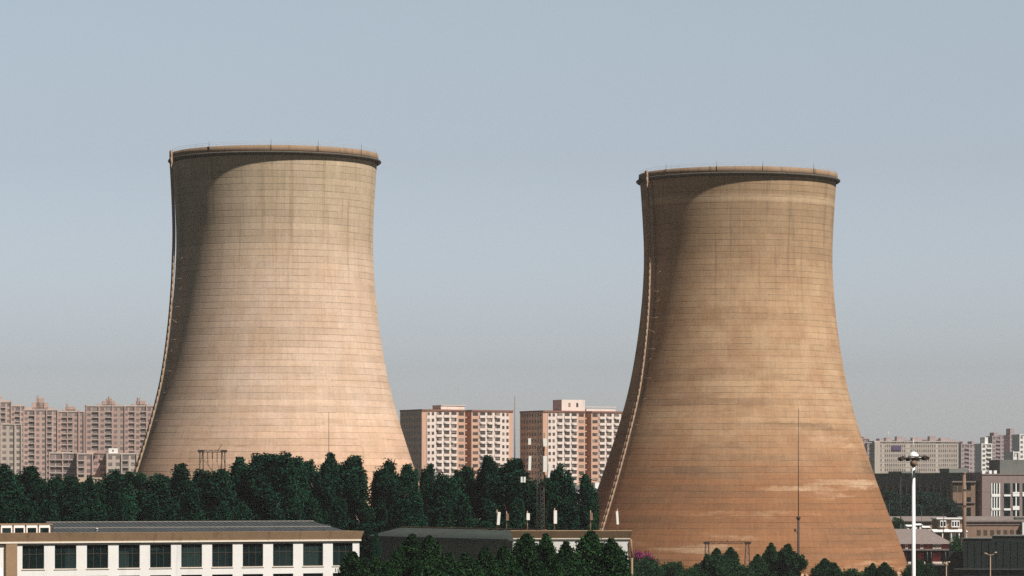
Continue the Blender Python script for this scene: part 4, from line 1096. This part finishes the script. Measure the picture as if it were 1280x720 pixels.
def tan_block():
    D = 930.0; s = D / F; T = empty('tan_brick_block', (X(1206, D), D, 0), R(7), 'low tan brick block with seven small windows behind the black green shed', 'building')
    W = 84 * s; zt = Z(652.5, D); u = lambda px: (px - 1206) * s
    m = MB(); m.span(0, W, 0, 12, 0, zt); m.build('wall', M['brick_lit'], T)
    m = MB(); m.prism([(-.5, zt + .003), (-.5, zt + .35), (7, Z(645.5, D)), (12.4, zt + .003)], W + .6, -.4); m.build('roof', M['tile_grey'], T)
    m = MB(); m.span(0, W, -.2, -.003, Z(656.3, D), Z(655.3, D)); m.build('string_course', M['mauve_wall'], T)
    wm = MB(); wm.span(-.5, .5, -.06, -.003, 0, Z(662.5, D) - Z(669, D))
    for p in (1224, 1232.5, 1241, 1249.5, 1258, 1266.5, 1274): wm.build('window', M['brown_frame'], T, (u(p), 0, Z(669, D)))
    m = MB(); m.span(u(1278), u(1290), -1.5, -.02, 0, Z(653, D)); m.build('white_annex', M['white_wall'], T)
    m = MB(); m.span(u(1272), u(1284), 1, 2.5, zt + .4, zt + 1.2); m.build('roof_unit', M['steel_dark'], T)
tan_block()

def pavilion():
    D = 850.0; s = D / F; T = empty('red_pavilion', (X(1112, D), D, 0), R(4), 'two storey pavilion with red panels under a grey tiled hipped roof', 'pavilion')
    u = lambda px: (px - 1112) * s
    ze, zr = Z(680, D), Z(661.5, D); x0, x1 = u(1106), u(1192.5)
    m = MB(); b = [(x0 - 4, -1.0, ze), (x1, -1.0, ze), (x1, 13, ze), (x0 - 4, 13, ze)]; r = [(x0 + 2, 6, zr), (u(1165), 6, zr)]
    m.quad((b[0], b[1], r[1], r[0])); m.quad((b[1], b[2], r[1])); m.quad((b[2], b[3], r[0], r[1])); m.quad((b[3], b[0], r[0])); m.quad(b[::-1]); m.build('roof', M['tile_grey'], T)
    m = MB(); m.span(x0, u(1190), 0, 12, 0, ze - .05); m.build('wall', M['shed'], T)
    m = MB(); m.span(x0, u(1204), -2.0, -.003, Z(688, D), Z(686, D)); m.build('balcony_ledge', M['tile_grey'], T)
    m = MB(); m.span(x0, u(1200), -1.6, -.003, Z(706.5, D), Z(704.5, D)); m.build('lower_ledge', M['tile_grey'], T)
    for a, b_, y0, y1 in ((1118, 1127, 681, 685.5), (1129, 1138, 681, 685.5), (1146, 1152, 681.5, 685.5), (1154.5, 1165, 681.5, 685.5), (1177, 1192, 681.5, 685.5),
                          (1129, 1134, 691, 699), (1147, 1155, 691, 703), (1166, 1176.5, 691, 703), (1188.5, 1193, 688.5, 695.5)):
        m = MB(); m.span(u(a), u(b_), -.25, -.003, Z(y1, D), Z(y0, D)); m.build('red_panel', M['red_panel'], T)
    for a, b_ in ((1131.5, 1134.5), (1150.3, 1154), (1166.3, 1169.5), (1170.5, 1173.2), (1174, 1176.6)):
        m = MB(); m.span(u(a), u(b_), -.5, -.253, Z(685.8, D), Z(679.8, D)); o = m.build('window', M['lip'], T)
        m = MB(); m.span(u(a) + .15, u(b_) - .15, -.55, -.503, Z(684.5, D), Z(681.5, D)); m.build('pane', M['pane'], o)
    for p in (1128, 1140, 1158, 1163, 1181, 1186):
        m = MB(); m.tube((u(p), -1.7, Z(704.5, D)), (u(p), -1.7, Z(688, D)), .12, n=8); m.build('post', M['steel_dark'], T)
    for i, (a, b_) in enumerate(((1134, 1142), (1150, 1156), (1165, 1177), (1180, 1187))):
        m = MB(); m.span(u(a), u(b_), -1.4, -.26, Z(704.4, D), Z(702.2, D)); m.build('parapet_wall', M['lip'], T)
pavilion()

def black_shed():
    D = 790.0; s = D / F; T = empty('black_green_shed', (X(1204, D), D, 0), R(-12), 'large black green shed with a stepped flat top behind the twin armed street lamp', 'shed')
    u = lambda px: (px - 1204) * s
    m = MB(); m.span(0, u(1240), 0, 14, 0, Z(673.3, D)); m.span(u(1240), u(1310), 0, 14, 0, Z(670, D)); m.build('wall', M['shed'], T)
    m = MB(); m.span(-.2, u(1240), -.2, 14.2, Z(673.3, D) + .003, Z(672.4, D)); m.span(u(1240), u(1310), -.2, 14.2, Z(670, D) + .003, Z(669.1, D)); m.build('roof', M['grey_dark'], T)
    m = MB(); m.span(-2.0, u(1310), -.5, -.003, Z(712, D), Z(710.5, D)); m.build('lower_ledge', M['steel_dark'], T)
    for i in range(12):
        m = MB(); m.span(1 + i * 1.6, 1.15 + i * 1.6, -.12, -.003, 0, Z(676, D)); m.build('cladding_rib', M['shed'], T)
    m = MB(); m.span(-3.5, -.003, 2, 8, 0, Z(690, D)); m.build('lean_to', M['shed'], T)
black_shed()

def cable(p, q, sag, label):
    m = MB(); n = 14; P = [Vector(p).lerp(Vector(q), i / n) - Vector((0, 0, sag * 4 * (i / n) * (1 - i / n))) for i in range(n + 1)]
    for i in range(n): m.tube(P[i], P[i + 1], .035, n=4)
    tag(m.build('power_cable', M['steel_dark']), label, 'cable', 'cables strung from the chimney pole')
cable((X(1205, 890) + 1.4, 889.5, Z(611.5, 890)), (X(1330, 960), 960, Z(607, 960)), 1.6, 'upper cable from the chimney pole across the mauve grey building')
cable((X(1205, 890) + 1.4, 889.5, Z(631.5, 890)), (X(1330, 960), 960, Z(628, 960)), 1.8, 'lower cable from the chimney pole across the mauve grey building')
cable((X(1205, 890) - 1.4, 889.5, Z(611.5, 890)), (X(1126, 900), 900, Z(598, 900)), 1.0, 'cable from the chimney pole to the thin pole off the brown tower')
cable((X(1205, 890) - 1.4, 889.5, Z(631.5, 890)), (X(1179.5, 880), 880, Z(643, 880)), .5, 'short cable from the chimney pole down to the dark pole beside the white house')
# far tree belts closing the horizon behind the town
for i in range(26):
    px = -40 + i * 52
    if 700 < px < 1080 and i % 2: continue
    tree('far', px, 606 + TRNG.uniform(-3, 4), 30, 1390 + TRNG.uniform(-30, 30), 'hazy round tree between the towers and the far blocks, mostly hidden', 'hazy trees beyond the towers', 'hazy_tree')

# ------------------------------------------------------------------ ground, road, haze, light, camera
m = MB(); m.quad(((-6000, -100, 0), (6000, -100, 0), (6000, 11500, 0), (-6000, 11500, 0))); tag(m.build('ground', M['ground'], recalc=False), kind='structure')
m = MB(); m.quad(((-400, 262, .004), (400, 262, .004), (400, 276, .004), (-400, 276, .004))); tag(m.build('road', M['road'], recalc=False), kind='structure')

HZ = 0.00005
m = MB(); m.span(-6100, 6100, -150, 11600, -1.2, 102)
hz = m.build('haze', None); tag(hz, kind='stuff')
hm = bpy.data.materials.new('haze_air'); hm.use_nodes = True; nt = hm.node_tree; nt.nodes.clear()
out = nt.nodes.new('ShaderNodeOutputMaterial'); pv = nt.nodes.new('ShaderNodeVolumePrincipled')
pv.inputs['Color'].default_value = (.86, .85, .87, 1); pv.inputs['Density'].default_value = HZ; pv.inputs['Anisotropy'].default_value = .0
nt.links.new(pv.outputs[0], out.inputs['Volume']); hz.data.materials.append(hm)
hm.volume_intersection_method = 'FAST' if hasattr(hm, 'volume_intersection_method') else None
try: hm.cycles.homogeneous_volume = True
except Exception: pass

AZ, EL = 47.5, 52.0
W = bpy.data.worlds.new('World'); SC.world = W; W.use_nodes = True
nt = W.node_tree; bg = nt.nodes['Background']
sky = nt.nodes.new('ShaderNodeTexSky'); sky.sky_type = 'NISHITA'; sky.sun_disc = False
sky.sun_elevation = R(EL); sky.sun_rotation = R(180 - AZ); sky.air_density = 1.0; sky.dust_density = 2.5; sky.ozone_density = 1.6; sky.altitude = 30
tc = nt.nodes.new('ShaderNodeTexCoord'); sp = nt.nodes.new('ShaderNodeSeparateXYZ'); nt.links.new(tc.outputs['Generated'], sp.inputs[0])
mx = nt.nodes.new('ShaderNodeValToRGB'); nt.links.new(sp.outputs[2], mx.inputs[0]); cr = mx.color_ramp       # low sky raised; zenith dimmed and tinted teal to cut fill light
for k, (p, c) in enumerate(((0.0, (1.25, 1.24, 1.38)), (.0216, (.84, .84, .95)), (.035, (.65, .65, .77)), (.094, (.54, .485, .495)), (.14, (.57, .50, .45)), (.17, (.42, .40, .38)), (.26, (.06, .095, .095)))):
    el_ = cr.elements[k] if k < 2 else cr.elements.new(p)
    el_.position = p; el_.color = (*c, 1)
sc3 = nt.nodes.new('ShaderNodeVectorMath'); sc3.operation = 'SCALE'; mz = nt.nodes.new('ShaderNodeMapRange'); mz.interpolation_type = 'SMOOTHSTEP'; nt.links.new(sp.outputs[1], mz.inputs[0])     # added factor: sky dimmed sideways and behind to deepen shade on walls
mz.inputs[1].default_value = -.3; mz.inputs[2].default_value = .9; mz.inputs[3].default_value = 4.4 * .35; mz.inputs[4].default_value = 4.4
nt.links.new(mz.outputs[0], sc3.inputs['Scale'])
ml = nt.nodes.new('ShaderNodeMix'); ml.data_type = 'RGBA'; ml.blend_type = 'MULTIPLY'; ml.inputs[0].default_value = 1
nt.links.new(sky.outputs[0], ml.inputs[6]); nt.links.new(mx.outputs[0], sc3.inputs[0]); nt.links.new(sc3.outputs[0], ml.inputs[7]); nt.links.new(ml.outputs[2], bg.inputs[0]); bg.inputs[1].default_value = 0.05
sl = bpy.data.lights.new('sun', 'SUN'); sl.energy = 5.0; sl.angle = R(2.0); sl.color = (1.0, .945, .885)
so = bpy.data.objects.new('sun', sl); COL.objects.link(so)
sd = Vector((math.sin(R(AZ)) * math.cos(R(EL)), -math.cos(R(AZ)) * math.cos(R(EL)), math.sin(R(EL))))
so.rotation_euler = sd.to_track_quat('Z', 'Y').to_euler(); so.location = (200, -50, 300)

cd = bpy.data.cameras.new('camera'); co = bpy.data.objects.new('camera', cd); COL.objects.link(co)
co.location = (0, 0, CZ); co.rotation_euler = (R(90), 0, 0)
cd.sensor_width = 36; cd.lens = F / 1280 * 36; cd.shift_y = (HY - 360) / 1280; cd.clip_start = 1; cd.clip_end = 20000
SC.camera = co
SC.view_settings.view_transform = 'Standard'; SC.view_settings.look = 'None'; SC.view_settings.gamma = 1; SC.view_settings.exposure = 0.35
SC.render.engine = 'CYCLES'
SC.cycles.use_denoising = False
SC.cycles.max_bounces = 5; SC.cycles.diffuse_bounces = 3; SC.cycles.glossy_bounces = 2; SC.cycles.volume_bounces = 1
SC.cycles.transparent_max_bounces = 6
